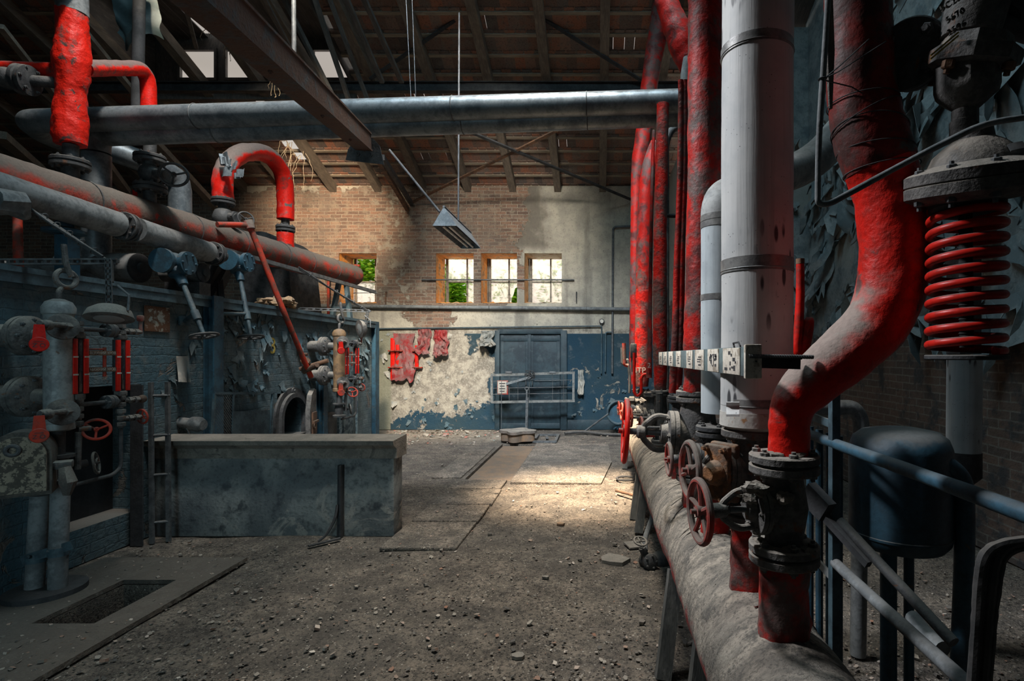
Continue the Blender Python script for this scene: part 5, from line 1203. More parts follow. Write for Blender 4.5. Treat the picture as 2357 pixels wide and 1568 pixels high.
# ---------------------------------------------------------------- manifold along the right and everything on it
XM, ZM, RM = .57, .61, .205
t = NT('manifold_lagging'); n1 = t.noise(4, 6, .65); n2 = t.noise(1., 6, .62, t.stretch(5, 15, 5), .5); n3 = t.noise(70, 5, .7); n4 = t.noise(16, 6, .7)
c = t.mix(t.ss(n2, .36, .62), (.36,.31,.25), (.17,.15,.125)); c = t.mix(t.ss(n4, .5, .66), c, (.10,.09,.078)); c = t.mix(t.mul(t.ss(n3, .48, .64), .7), c, (.06,.055,.05)); c = t.mix(t.mul(t.ss(n1, .55, .66), .55), c, (.42,.37,.30))
rd = t.ss(t.add(t.nz, t.mul(t.math('SUBTRACT', n4, .5), 1.1)), .12, -.22); c = t.mix(rd, c, t.mix(t.ss(n4, .4, .6), (.30,.025,.022), (.13,.06,.05)))
M['manifold'] = t.done(c, .92, 0, t.bump(t.add(t.mul(n4, 1.), t.add(n2, t.mul(n3, .5))), 1., .02))
def MY(x, X=XM): return X*F/(x-CX)
def MP(x, y, X=XM): Y = MY(x, X); return V((X, Y, CZ+(CY-y)/F*Y))
th = thing('manifold_pipe', 'wide dust-covered manifold pipe lying low on the floor side by the valves', 'pipe', (XM,4.5,.4))
b = MB(); pp = dense([(XM,.45,ZM),(XM,8.1,ZM)], .07); rr = [RM]*len(pp)
for s_, r_ in ((.06,.19),(.11,.15),(.14,.08)): pp.append(V((XM,8.1+s_,ZM))); rr.append(r_)
b.tube(pp, rr, 44, True, .055, 6.); obj('lagging', b, M['manifold'], th)
b = MB(); rng = random.Random(8)
for k in range(30):
    Y = rng.uniform(1.5,6.5); a0 = rng.uniform(-.9,.2); sl = rng.uniform(-.1,.35)
    pts = [V((XM+math.sin(a0+(j/8)*1.5)*-.207*-1, Y+sl*j/8, ZM+math.cos(a0+(j/8)*1.5)*.207)) for j in range(9)]
    b.tube(pts, .0035, 5)
obj('wrap_edge', b, M['dustpipe'], th)
# trestle legs
for top, bot, lab in ((V((.42,2.92,.50)), V((.335,2.78,0)), 'grey timber leg propping the manifold pipe, closest to the viewer on its open side'),
                      (V((.52,2.60,.44)), V((.44,2.48,0)), 'grey timber leg half hidden under the manifold, in the lower corner of the floor'),
                      (V((.44,5.55,.50)), V((.365,5.5,0)), 'grey timber leg of the middle trestle, first of its pair'),
                      (V((.45,5.15,.48)), V((.385,5.08,0)), 'grey timber leg of the middle trestle, beside the small floor valve'),
                      (V((.44,8.0,.50)), V((.40,7.98,0)), 'thin dark leg at the far end of the manifold under the red wheel')):
    b = MB(); b.beam(top, bot, .075, .07, Y1); obj('trestle_leg', b, M['post'], None, lab, 'trestle leg', 'legs under the manifold')
M['dirt'] = worn('caked_dirt', (.19,.165,.135), (.10,.088,.075), .95, 0, 20, (.4,.6), .8, (.33,.29,.24), 1., 90, .012)
# --- generic parts
def insul(name, th, pts, mat, lump=.07, n=26, k=8, step=.035, freq=9.):
    a, r = smooth_path(pts, k); L = 0; op, orr = [a[0]], [r[0]]
    for p, q, r0, r1 in zip(a[:-1], a[1:], r[:-1], r[1:]):
        m = max(1, int((q-p).length/step))
        for j in range(1, m+1): op.append(p.lerp(q, j/m)); orr.append(r0+(r1-r0)*j/m)
    b = MB(); b.tube(op, orr, n, True, lump, freq); return obj(name, b, mat, th)
def gate_valve(Y, zc, zt, label, R, wx, Rw, tilt=(-1,-.10,.03), mat='irondust', wm='rustred', sp=4, body=.085, rf=.10, stub='redpatch', yoke=True):
    """flanged valve on the manifold at Y: spindle axis at zc, top flange at zt, wheel at X = wx"""
    c = V((XM,Y,zc)); th = thing('gate_valve', label, 'valve', (XM,Y,ZM+RM-.02), 'handwheel valves on the manifold'); d = V(tilt).normalized()
    zb = zc-(zt-zc)
    zb = max(zb, ZM+RM+.06)
    b = MB(); b.tube(dense([(XM,Y,ZM+RM-.06),(XM,Y,zb-.02)],.03), rf*.72, 26, True, .16, 18); obj('stub', b, M[stub], th)
    for z in (zb, zt):
        b = MB(); b.flange((XM,Y,z), Z1, rf, rf*.24, rf*.08, 6, rf*.13); obj('flange', b, M[mat], th)
    b = MB(); b.lathe((XM,Y,zb), Z1, [(rf*.6,0),(body*.9,.15*(zt-zb)),(body*1.15,.5*(zt-zb)),(body*.9,.85*(zt-zb)),(rf*.6,zt-zb)], 26); b.lathe(c, d, [(body*.95,0),(body*.9,body*1.1),(body*1.25,body*1.12),(body*1.25,body*1.32),(body*1.2,body*1.34),(body*1.25,body*1.38),(body*1.25,body*1.6),(body*.6,body*1.65),(body*.5,body*2.)], 24); b.bolts(c+d*body*1.6, d, body*1.02, 6, body*.13)
    obj('valve_body', b, M[mat], th)
    e = c+d*body*1.6; wv = (wx-e.x)/d.x; wc = e+d*wv
    b = MB(); b.cyl(c+d*body*1.5, wc, body*.16, 12)
    n_t = int(wv*.4/.006)
    for k in range(n_t): b.lathe(wc-d*(.02+k*.007), -d, [(body*.16,0),(body*.205,.002),(body*.16,.004)], 12)
    obj('spindle', b, M['steel'], th)
    if yoke:
        b = MB(); u = Y1.cross(d).normalized(); yk = e+d*wv*.58
        for sg in (1,-1): b.tube(bend([e+u*sg*body*.85, e+d*wv*.30+u*sg*body*.95, yk+u*sg*body*.35, yk], body*.6), body*.17, 10)
        b.lathe(yk-d*.012, d, [(body*.3,0),(body*.36,.006),(body*.36,.04),(body*.26,.05)], 16); obj('yoke', b, M[mat], th)
    handwheel(th, wc, d, Rw, Rw*(.085 if Rw > .15 else .12), M[wm], sp)
    return th
# nearest: valve under the S-bend
YA = 1.66
ZA = lambda y: CZ+(CY-y)/F*YA
va = gate_valve(YA, ZA(1168), ZA(1066), 'dust-caked valve with a red cast handwheel under the big red S-bend', .1, .305, .090, (-1,-.16,.0), 'irondust', 'redfaded', 5, .062, .104)
rng = random.Random(77)
for k in range(22):
    if k in (0,11): b = MB()
    a = rng.uniform(0,6.28); r_ = rng.uniform(.02,.09); z_ = (ZA(1066)+.032) if k < 11 else (ZA(1270)+.03); b.ball((XM+r_*math.cos(a), YA+r_*math.sin(a), z_), rng.uniform(.008,.018), (1.4,1.3,.5), 8, 6, .8, 60)
    if k in (10,21): obj('caked_dirt', b, M['dirt'], va)
b = MB()
for k in range(16): b.ball((XM-rng.uniform(.0,.12), YA-rng.uniform(-.03,.07), ZA(1168)+rng.uniform(.035,.075)), rng.uniform(.012,.026), (1.3,1,.8), 10, 7, .9, 40)
obj('caked_dirt', b, M['dirt'], va)
YB_ = 2.0; zB = lambda y: CZ+(CY-y)/F*YB_
gate_valve(YB_, zB(1080), zB(985), 'valve with a rusty bonnet and red wheel under the wide white pipe', .1, .335, .098, (-1,-.16,.02), 'irondust', 'redfaded', 4, .07, .112)
YC_ = 2.62; zC = lambda y: CZ+(CY-y)/F*YC_
gate_valve(YC_, zC(1056), zC(992), 'valve with a small grey edge-on wheel under the slim white pipe', .1, .345, .075, (-1,-.05,.0), 'iron', 'redfaded', 4, .06, .095)
YD_ = 3.1; zD = lambda y: CZ+(CY-y)/F*YD_
gate_valve(YD_, zD(1002), zD(912), 'large valve with a wide yoke and big bright red wheel facing the floor', .1, .16, .172, (-1,-.0,.06), 'irondust', 'red', 5, .105, .12)
for Y, y, yt, lab, R in ((3.75,985,918,'small valve with a red wheel behind the large yoke valve',.07),(4.9,962,905,'small valve with a red wheel under the third red standing pipe',.08),(5.7,955,908,'small valve with a grey wheel, far along the manifold',.08),(6.7,948,902,'small valve with a thin red wheel near the manifold end',.10),(7.7,940,900,'last small valve at the far manifold end',.09)):
    zc = CZ+(CY-y)/F*Y; zt = CZ+(CY-yt)/F*Y
    gate_valve(Y, zc, zt, lab, .1, XM-.27, R, (-1,-.1,.02), 'iron', 'rustred' if Y != 5.7 else 'irondust', 4, .06, .085, 'redpatch', False)
# rust-orange oblong bonnet plate of the second valve
b = MB(); q = P(1668,1085,1.97); R_ = Matrix.Rotation(.62,3,'Z'); b.rbox(q, (.03,.125,.21), .012, R_, 3); b.rbox(q+R_ @ V((-.036,0,0)), (.026,.115,.20), .010, R_, 3); b.lathe(q+R_ @ V((-.04,0,0)), R_ @ V((-1,0,0)), [(.05,0),(.04,.03),(.025,.05)], 18)
for yy in (-.045,.045):
    for zz in (-.085,.085): b.lathe(q+R_ @ V((-.048,yy*.9,zz)), R_ @ V((-1,0,0)), [(.012,0),(.012,.014),(.007,.014),(.007,.026)], 6)
obj('bonnet_plate', b, worn('orange_rust', (.28,.12,.045), (.10,.065,.045), .8, .1, 9, (.42,.6), .6, (.22,.19,.15), 1., 70, .01), None, 'rust-orange oblong bolted plate between the two close red wheels', 'valve bonnet')
# --- the S-bend
th = thing('red_bend_pipe', 'thick bright red S-shaped pipe rising from the flange beside the railing', 'pipe', P(1812,1040,YA))
trace = [(1815,1045,46),(1817,1005,45),(1817,970,46),(1832,920,52),(1880,870,60),(1950,812,66),(2018,742,70),(2052,655,74),(2058,560,74),(2045,450,74),(2025,385,76),(2003,315,78),(1985,240,72),(1980,170,72),(1978,90,70),(1974,0,70),(1970,-80,70)]
M['sbend'] = worn('red_bend_paint', (.58,.012,.006), (.22,.018,.012), .42, 0, 4.5, (.5,.72), .95, (.33,.285,.245), .8, 55, .010, (.08,.5), (.10,.045,.04), (.60,.67))
insul('lower_bend', th, [(P(x,y,YA), S(r,YA)) for x, y, r in trace[:11]], M['sbend'], .045, 36, 8, .02, 14)
insul('upper_run', th, [(P(x,y,YA), S(r+1,YA)) for x, y, r in trace[10:]], worn('dark_red_wrap', (.19,.017,.013), (.06,.026,.023), .55, 0, 3.2, (.42,.56), .5, (.15,.13,.12), .7, 40, .01, (.4,.9), (.09,.08,.075), (.58,.64)), .04, 36, 8, .025, 12)
b = MB()
a, r = smooth_path([(P(x,y,YA), S(rr_,YA)) for x, y, rr_ in trace], 8)
def band(i, tilt, rad, R=1.02):
    t_ = (a[min(i+1,len(a)-1)]-a[i-1]).normalized(); b.torus(a[i], t_+V(tilt), r[i]*R+.002, rad, 40, 6)
for i, tl in ((84,(.3,0,.2)),(89,(.35,.2,.1)),(92,(-.3,.2,.3)),(96,(.1,0,.4)),(79,(.2,0,.3))): band(i, tl, .0016, 1.04)
obj('binding_wire', b, M['dark'], th)
b = MB(); e0 = P(1906,-20,YA-.1); b.tube([e0, P(1910,120,YA-.08), P(1912,250,YA-.08)], [.012,.014,.006], 8, True, .3, 40); obj('wrap_edge', b, M['dustpipe'], th)
# --- white pipes
M['bandgrey'] = worn('grey_band', (.21,.21,.20), (.12,.12,.12), .4, .2, 12, (.42,.62), .2, bump=.3)
th = thing('white_pipe', 'wide white lagged pipe with grey bands rising to the roof', 'pipe', P(1742,960,2.0))
b = MB(); yw = 2.0; b.tube(dense([P(1740,952,yw), P(1742,700,yw), P(1742,300,yw), P(1744,-60,yw)], .05), S(80,yw), 48, True, .012, 5); obj('lagging', b, M['lag'], th)
for y, h in ((124,12),(616,16),(925,10)):
    b = MB(); rb = S(81.2,yw); c = P(1742,y,yw); hh = S(h,yw)
    b.lathe(c-Z1*hh, Z1, [(rb-.003,0),(rb,.001),(rb,hh*.3),(rb+.002,hh*.4),(rb,hh*.5),(rb,2*hh-.001),(rb-.003,2*hh)], 48); obj('band', b, M['bandgrey'], th)
b = MB(); b.lathe(P(1740,965,yw)-Z1*.02, Z1, [(.075,-.03),(.132,0),(.130,.05)], 40); obj('foot_collar', b, worn('frayed_collar', (.44,.42,.38), (.30,.15,.06), .8, 0, 9, (.55,.64), .3, bump=.5), th)
b = MB(); b.sheet(lambda u, v: P(1672+30*u, 925+34*v, yw-.115-.02*u+.015*math.sin(v*5)), 6, 8, .003); obj('loose_flap', b, M['lag'], th)
th = thing('white_pipe', 'slim pale blue-white pipe with a grey elbow just behind the wide white one', 'pipe', P(1645,955,2.66))
ysw = 2.66
b = MB(); b.tube(dense([P(1660,950,ysw), P(1660,520,ysw)], .05), S(46,ysw), 36, True, .012, 5); obj('lagging', b, M['lagblue'], th)
b = MB(); b.tube(dense(bend([P(1660,520,ysw), P(1660,465,ysw), P(1720,430,2.8), P(1870,380,3.1), P(1990,240,3.3)], [.12,.1,.2], 6), .06), S(46,ysw), 32, True, .015, 5); obj('elbow', b, worn('grey_elbow', (.30,.31,.305), (.17,.18,.185), .7, 0, 5, (.42,.62), .5, bump=.4), th)
for y in (505,520,686):
    b = MB(); rb = S(47,ysw); hh = S(7,ysw); c = P(1660,y,ysw); b.lathe(c-Z1*hh, Z1, [(rb-.002,0),(rb,.001),(rb,2*hh),(rb-.002,2*hh)], 36); obj('band', b, M['bandgrey'], th)
# --- red standing pipes
def rp(lab, pts, mat='redpatch', n=26, lump=.06, grp='red standing pipes on the manifold'):
    th = thing('red_pipe', lab, 'pipe', pts[0][0], grp); insul('lagging', th, pts, M[mat], lump, n); return th
y1 = 3.05
rp('thick blotchy red pipe standing beside the white pipes', [(P(x,y,y1), S(w,y1)) for x, y, w in ((1597,905,26),(1604,870,30),(1612,800,40),(1616,700,40),(1618,560,38),(1622,450,40),(1624,340,41),(1624,200,41),(1624,60,40),(1624,-60,40))])
y2 = 3.75
for dx_, lab in ((-4,'slim dusty red tube on the open side of the thick red pipe'),(6,'slim dusty red tube squeezed against the thick red pipe')):
    rp(lab, [(P(x+dx_,y,y2), S(w,y2)) for x, y, w in ((1552,905,9),(1556,850,10),(1560,760,10),(1563,600,8),(1569,420,7),(1571,300,7),(1571,185,6))], 'redpatch', 14, .08)
y3 = 4.95
rp('red pipe, third from the far corner, ending at the flange below the striped board', [(P(x,y,y3), S(w,y3)) for x, y, w in ((1521,905,11),(1520,880,15),(1519,780,17),(1519,650,16),(1520,500,15),(1523,400,15),(1524,300,14),(1526,240,14))])
pipe3 = rp('very thin red tube between the second and third red pipes', [(P(x,y,5.6), S(w,5.6)) for x, y, w in ((1494,870,7),(1496,760,5),(1498,600,4),(1501,420,4),(1505,300,4))], 'redpatch', 12, .06)
y4 = 6.65
pipe4 = rp('red pipe with grey smears and white letters, second from the far corner', [(P(x,y,y4), S(w,y4)) for x, y, w in ((1478,890,14),(1478,840,18),(1479,740,17),(1481,600,17),(1484,480,16),(1487,430,16),(1495,380,16),(1512,330,16))])
y5 = 8.3
rp('leaning red pipe in the far corner, bending up behind the ducts', [(P(x,y,y5), S(w,y5)) for x, y, w in ((1456,885,10),(1458,800,10),(1461,600,10),(1464,430,12),(1470,370,16),(1479,320,18),(1490,230,19),(1503,140,20),(1520,50,24),(1534,-40,26))])
insul_t = thing('red_pipe', 'fat grey-smeared red elbow hooking down from the roof above the ducts', 'pipe', P(1560,130,5.2), 'red standing pipes on the manifold')
insul('elbow', insul_t, [(P(x,y,5.2), S(w,5.2)) for x, y, w in ((1512,-30,14),(1535,10,26),(1555,60,30),(1568,100,30),(1578,140,24),(1582,175,10))], M['redpatch'], .08)
b = MB(); a, r = smooth_path([(P(1585,135,4.9),.05),(P(1577,190,4.9),.045),(P(1570,300,4.9),.035)], 8); b.tube(a, r, 14, True, .1, 10); obj('grey_tube', b, M['greypipe'], None, 'grey dusty tube descending beside the hooked red elbow', 'pipe')
pl('grey_elbow', [P(1532,960,5.4), P(1532,330,5.4), P(1545,296,5.4), P(1590,285,5.4)], .035, M['greypipe'], 'grey thin pipe with an elbow behind the third red pipe', 'pipe', None, .15)
b = MB(); b.text('ITP', P(1474,853,y4-.11), X1, Z1, -Y1, .095, .002); obj('lettering', b, M['chalk'], pipe4, 'small white letters')
b = MB(); b.text('2', P(1494,842,5.55), X1, Z1, -Y1, .07, .003); obj('lettering', b, M['chalk'], pipe3, 'small white number')
b = MB(); b.tube([P(1536,497,5.), P(1557,497,5.)], .02, 8); obj('peg', b, M['dark'], None, 'short black peg beside the third red pipe', 'peg')
# thin red sampling pipes and siphons
for p, lab, r, m in (([P(1460,812,5.8),P(1460,905,5.8),P(1466,912,5.8),P(1476,905,5.8),P(1476,868,5.8),P(1484,860,5.8),P(1494,866,5.8)],'thin bright red bent pipe at the far manifold end',.016,'red'),
                     ([P(1449,905,6.5),P(1450,870,6.5),P(1444,825,6.5),P(1440,838,6.5),P(1432,838,6.5),P(1431,800,6.5)],'thin dark hook-shaped siphon pipe at the far corner',.016,'iron'),
                     ([P(1446,842,6.2),P(1438,840,6.2),P(1436,790,6.2)],'thin red upright pipe end at the far corner',.022,'redfaded'),
                     ([P(1518,955,4.4),P(1518,905,4.4)],'short grey rod under the third red pipe',.03,'iron')):
    ptube('sampling_pipe', p, r, M[m], lab, 'pipe', 'thin pipes at the manifold end', .05, 10)
b = MB(); b.rbox(P(1458,808,5.9), (.07,.05,.16), .012); b.lathe(P(1458,835,5.9), Z1, [(.02,-.1),(.03,0),(.02,.1)], 10); obj('pipe_clamp', b, M['steel'], None, 'grey clamp block on the thin red pipe at the corner', 'clamp')
b = MB()
for k in range(5): b.tube([P(1440+k*9,918+3*(k%2),6.2), P(1462+k*8,930-4*(k%2),6.0)], .018, 8)
b.lathe(P(1447,922,6.),X1,[(.03,0),(.045,.01),(.045,.06),(.03,.07)],8); obj('small_cocks', b, M['iron'], None, 'cluster of small dark cocks by the far red pipes', 'valve')
# --- striped board with printed plates
XS = .44
def SP(x, y, d=0): Y = XS*F/(x-CX); return V((XS-d, Y, CZ+(CY-y)/F*Y))
th = thing('striped_board', 'long board with alternating pale and teal plates in front of the white pipes', 'board', SP(1620,850))
y0, y1 = SP(1515,0).y, SP(1715,0).y; zt, zb_ = 1.679, 1.589
b = MB(); b.rbox((XS+.008,(y0+y1)/2,(zt+zb_)/2), (.012,y0-y1,zt-zb_), .002); obj('board', b, worn('teal_board', (.14,.19,.19), (.09,.12,.125), .7, 0, 12, (.42,.6), .3, bump=.3), th)
for i, (x0, x1) in enumerate(((1517,1524),(1527,1535),(1539,1549),(1556,1567),(1580,1594),(1600,1620),(1629,1654),(1664,1703))):
    a0, a1 = SP(x0,0).y, SP(x1,0).y
    b = MB(); b.rbox((XS+.0005,(a0+a1)/2,(zt+zb_)/2), (.003,a0-a1,zt-zb_-.004), .001); pl_ = obj('plate', b, M['paper'], th)
    b = MB(); w = (a0-a1); rng = random.Random(i)
    if i < 6:
        for r_ in range(3): b.box((XS-.0012,(a0+a1)/2+w*.05*(r_-1),(zt+zb_)/2+.012-r_*.010), (.0006,w*(.35+.1*(r_%2)),.005))
        b.box((XS-.0012,(a0+a1)/2-w*.05,(zt+zb_)/2-.022),(.0006,w*.3,.007))
    else:
        for r_ in range(9): b.box((XS-.0012,(a0+a1)/2+w*rng.uniform(-.3,.3),(zt+zb_)/2+rng.uniform(-.03,.03)), (.0006,w*rng.uniform(.06,.2),rng.uniform(.006,.02)))
        if i == 6: b.torus((XS-.001,(a0+a1)/2,(zt+zb_)/2), X1, .022, .002, 20, 4)
    obj('print', b, M['ink'], pl_)
b = MB(); b.rbox((XS+.02,y1-.01,(zt+zb_)/2), (.05,.02,zt-zb_+.012), .004); obj('end_block', b, M['paper'], th)
b = MB(); b.tube([SP(1690,799), SP(1688,790), SP(1700,788), SP(1704,797)], .003, 6); obj('wire_loop', b, M['dark'], th)
th = thing('board_bracket', 'dark angle iron holding the striped board out from the red S-bend', 'bracket', P(1790,850,1.6))
yk = y1-.01
b = MB(); b.beam(P(1722,834,yk), P(1842,838,yk), .006, .032, Z1); b.beam(P(1722,822,yk), P(1842,826,yk), .03, .005, Z1); b.bolts(P(1738,832,yk)-Y1*.004, -Y1, 0, 1, .006); b.bolts(P(1820,835,yk)-Y1*.004, -Y1, 0, 1, .006); obj('angle', b, M['dark'], th)
b = MB(); p0, p1 = P(1726,820,yk-.01), P(1872,822,yk-.01); b.cyl(p0, p1, .0062, 10)
for k in range(26): b.torus(p0.lerp(p1, k/26), (1,0,.5), .0062, .0014, 12, 4)
obj('ribbed_bar', b, M['steel'], th)
# --- small red U with a capped end behind the S-bend
yu = 2.35
th = thing('red_stub_pipe', 'short red capped tube with a U bend between the white pipe and the red S-bend', 'pipe', P(1838,810,yu))
insul('tube', th, [(P(x,y,yu), S(w,yu)) for x, y, w in ((1842,606,9),(1842,680,10),(1838,760,11),(1835,800,12),(1842,812,12),(1852,800,12),(1858,765,13),(1862,740,12),(1862,730,6))], M['red'], .05, 18, 6, .015, 14)
b = MB(); b.cyl(P(1842,608,yu), P(1842,596,yu), S(9.5,yu), 16); obj('cap', b, M['rust'], th)
# --- conduit in front
pl('bent_conduit', [P(1908,-30,1.34), P(1896,150,1.34), P(1884,330,1.34), P(1882,470,1.34), P(1908,470,1.34), P(2100,366,1.30), P(2265,283,1.27), P(2380,268,1.25)], .0075, M['greypipe'], 'thin pale conduit bent in a sharp corner in front of the red S-bend', 'conduit', None, .06, 12, .12)
b = MB(); b.torus(P(1893,182,1.34), Z1, .009, .002, 14, 5); b.tube([P(1893,183,1.33), P(1930,165,1.5), P(2040,95,1.52)], .0018, 5); b.tube([P(1893,184,1.33), P(1935,150,1.5), P(2000,90,1.53)], .0018, 5); b.tube([P(1895,184,1.33), P(1960,200,1.52), P(1985,215,1.53)], .0018, 5); obj('tie_wire', b, M['dark'], None, 'thin wire tying the bent conduit to the red pipe', 'wire')
# ---------------------------------------------------------------- spring-loaded regulating valve
YS = 1.5
def Q(x, y, Y=YS): return P(x, y, Y)
m = YS/F
th = thing('spring_regulator', 'large regulating valve with a red coil spring hanging at the upper corner', 'regulating valve', Q(2222,828))
b = MB(); pts = []; turns = 10.6; n = 46
top_, bot_ = Q(2225,474), Q(2221,814); N_ = int(turns*n)
for i in range(N_+1):
    f_ = i/N_; c = top_.lerp(bot_, f_); a = -2*PI*i/n+2.4
    if f_ > .95: c = top_.lerp(bot_, .95+(f_-.95)*.8)
    pts.append(c+V((math.cos(a), math.sin(a), 0))*(72*m))
b.tube(pts, 10.0*m, 12); obj('coil_spring', b, M['red2'] if 'red2' in M else worn('red_spring_paint', (.50,.016,.010), (.24,.02,.015), .35, 0, 9, (.5,.7), .95, (.15,.13,.12), .3, 60, .004, (.55,.95)), th)
b = MB(); c = Q(2222,822); b.lathe(c-Z1*.008, Z1, [(80*m,0),(83*m,.003),(83*m,.011),(80*m,.014)], 40); obj('spring_plate', b, M['iron'], th)
b = MB(); b.cyl(Q(2225,800), Q(2222,480), 14*m, 14)
for k in range(22): b.lathe(Q(2224,640+k*6.5), Z1, [(14*m,0),(16*m,.002),(14*m,.004)], 14)
obj('spindle', b, M['dark'], th)
b = MB(); b.lathe(Q(2225,480), Z1, [(70*m,-.01),(76*m,0),(76*m,.035),(60*m,.045)], 40); obj('spring_cup', b, M['iron'], th)
tiltd = V((-.10,-.18,1)).normalized(); dc = Q(2240,420)
b = MB(); b.lathe(dc, tiltd, [(70*m,-.055),(110*m,-.05),(138*m,-.035),(142*m,-.03),(142*m,-.002),(138*m,0),(138*m,.002),(142*m,.004),(142*m,.030),(134*m,.036),(95*m,.05),(84*m,.075),(60*m,.10),(40*m,.115),(36*m,.14)], 56); dh = obj('diaphragm_housing', b, M['irondust'], th)
fu, fv_, fw_ = frame(tiltd)
for k in range(10):
    qd = (fu*math.cos(.35+k*PI/5)+fv_*math.sin(.35+k*PI/5))*126*m; b = MB(); b.bolts(dc+qd+tiltd*.032, tiltd, 0, 1, .012, .013); b.bolts(dc+qd-tiltd*.032, -tiltd, 0, 1, .013, .02); b.cyl(dc+qd-tiltd*.04, dc+qd+tiltd*.04, .005, 8); obj('bolt', b, M['steel'], dh)
b = MB(); b.lathe(Q(2215,330), Z1, [(26*m,0),(26*m,.06),(22*m,.062),(22*m,.09)], 20); b.lathe(Q(2225,262), Z1, [(24*m,-.03),(24*m,.01),(62*m,.05),(66*m,.07),(66*m,.15),(60*m,.17)], 8, .3)
obj('bonnet', b, M['irondust'], th)
fd = V((.10,-.28,1)).normalized(); fc = Q(2238,132)
b = MB(); b.lathe(fc, fd, [(78*m,-.03),(96*m,-.022),(98*m,.0),(96*m,.014),(80*m,.018),(70*m,.05)], 8, .25); bf_ = obj('bonnet_flange', b, M['irondust'], th)
fu, fv_, fw_ = frame(fd)
for k in range(4): b = MB(); b.bolts(fc+(fu*math.cos(.5+k*PI/2)+fv_*math.sin(.5+k*PI/2))*84*m-fd*.028, -fd, 0, 1, .016, .02); obj('bolt', b, M['rust'], bf_)
b = MB()
for k, dz_ in enumerate((.0,.0085)): b.beam(Q(2142,136,YS-.128)+Z1*dz_+Y1*.0, Q(2206,82,YS-.142)+Z1*dz_, .004, .0035, Y1)
obj('yellow_stripe', b, worn('yellow_stripe', (.40,.26,.02), (.2,.12,.02), .6, 0, 30, (.5,.62), 0, bump=.1), bf_, 'yellow painted line')
b = MB(); bc0, bc1 = Q(2215,110), Q(2232,-40); bd_ = (V((.18,-.1,1))).normalized(); b.lathe(Q(2228,92), bd_, [(60*m,0),(62*m,.03),(66*m,.09),(64*m,.15),(56*m,.2)], 30); body = obj('casting', b, M['irondust'], th)
b = MB(); nn = V((-.30,-.95,-.03)).normalized(); ru = (V((.83,-.28,.47))).normalized(); ru = (ru-nn*ru.dot(nn)).normalized(); uu = nn.cross(ru)
for txt, x, y in (('5C26',2188,8),('5670',2199,36),('2596',2202,65)): b.text(txt, Q(x,y,YS-.078), ru, uu, nn, .022, .004, 'CENTER', 1.1)
obj('cast_lettering', b, M['irondust'], body)
b = MB(); b.tube(bend([Q(2225,30,1.56), Q(2165,70,1.60), Q(2110,118,1.62)], .05), [.05,.042,.036,.034,.034,.034,.034,.036,.04], 20); sd = V((-.70,-.62,-.22)).normalized(); sc_ = Q(2098,126,1.60); b.lathe(sc_, -sd, [(.03,-.03),(.094,-.022),(.098,-.018),(.098,.0),(.094,.002),(.094,.006),(.098,.008),(.098,.032),(.05,.04),(.05,.12)], 40); b.bolts(sc_+sd*.02, sd, .07, 4, .017, .02, .7); obj('side_flange', b, M['iron'], th)
b = MB(); b.lathe(Q(2330,8), (.3,0,.4), [(.05,-.05),(.075,-.03),(.08,.0),(.08,.08)], 26); b.tube([Q(2250,60), Q(2330,60), Q(2420,90)], .03, 14); obj('top_pipe', b, M['iron'], th)
b = MB(); b.lathe(Q(2322,352,1.4),(1,0,.2),[(.02,-.01),(.024,0),(.024,.03),(.016,.03)],6); b.tube([Q(2322,350,1.4), Q(2380,330,1.4)], .010, 8); obj('union_nut', b, M['steel'], th)
# grey column behind the spring
pl('standing_duct', [P(2220,820,3.1), P(2218,1048,3.1)], S(35,3.1), M['lagblue'], 'pale round duct standing behind the spring, ending in the dark', 'duct', None, .1, 26)
b = MB(); b.lathe(P(2218,1048,3.1), -Z1, [(S(36,3.1),-.02),(S(36,3.1),.12),(.05,.16),(.05,P(2218,1048,3.1).z)], 24); obj('shade_post', b, M['dark'], None, 'dark sleeve and post added where the pale standing duct fades into shade', 'post')  # dark parts stand in for the duct fading into shade
b = MB(); b.box((P(2218,0,3.1).x, 3.1, P(0,815,3.1).z+.3), (.12,.12,.6)); obj('duct_neck', b, M['iron'], None, 'dark square neck above the pale duct behind the spring', 'duct')
# ---------------------------------------------------------------- railing, tank and tubes at the lower corner
XRL = 1.06
def LP(x, y): Y = XRL*F/(x-CX); return V((XRL, Y, CZ+(CY-y)/F*Y))
th = thing('railing', 'blue pipe railing with an angle-iron post beside the blue tank', 'railing', (XRL,2.43,0))
b = MB(); yp = XRL*F/545; b.box((XRL,yp-.02,.78),(.035,.006,1.56)); b.box((XRL-.015,yp,.78),(.006,.04,1.56)); obj('post', b, M['bluegrey'], th)
insul('top_rail', th, [((XRL,Y,1.26+.003*math.sin(Y*5)),.024) for Y in (3.0,2.4,1.8,1.2,.7)], M['blue'], .04, 16)
insul('middle_rail', th, [((XRL,Y,.72+.01*math.sin(Y*3)),.023) for Y in (2.42,2.0,1.5,1.0,.7)], M['greypipe'], .05, 16)
b = MB(); b.tube([P(1934,1200,2.38), P(2195,1480,1.85)], .021, 12); obj('brace', b, M['iron'], th)
for z, mt in ((1.345,'bluegrey'),(.92,'bluegrey'),(.66,'greypipe')):
    b = MB(); b.beam((XRL-.01,yp,z),(XRL,2.95,z+.02), .012, .035, Z1); obj('flat_bar', b, M[mt], th)
for k, Y in enumerate((2.52,2.62,2.74,2.86)):
    b = MB(); b.tube([(XRL+.06,Y,0),(XRL+.06,Y,1.28)], .018, 10); obj('baluster', b, M['blue'], th)
th = thing('blue_tank', 'blue domed steel tank behind the railing', 'tank', P(2070,1255,2.6)); tk = P(2070,1255,2.6); rt = .222
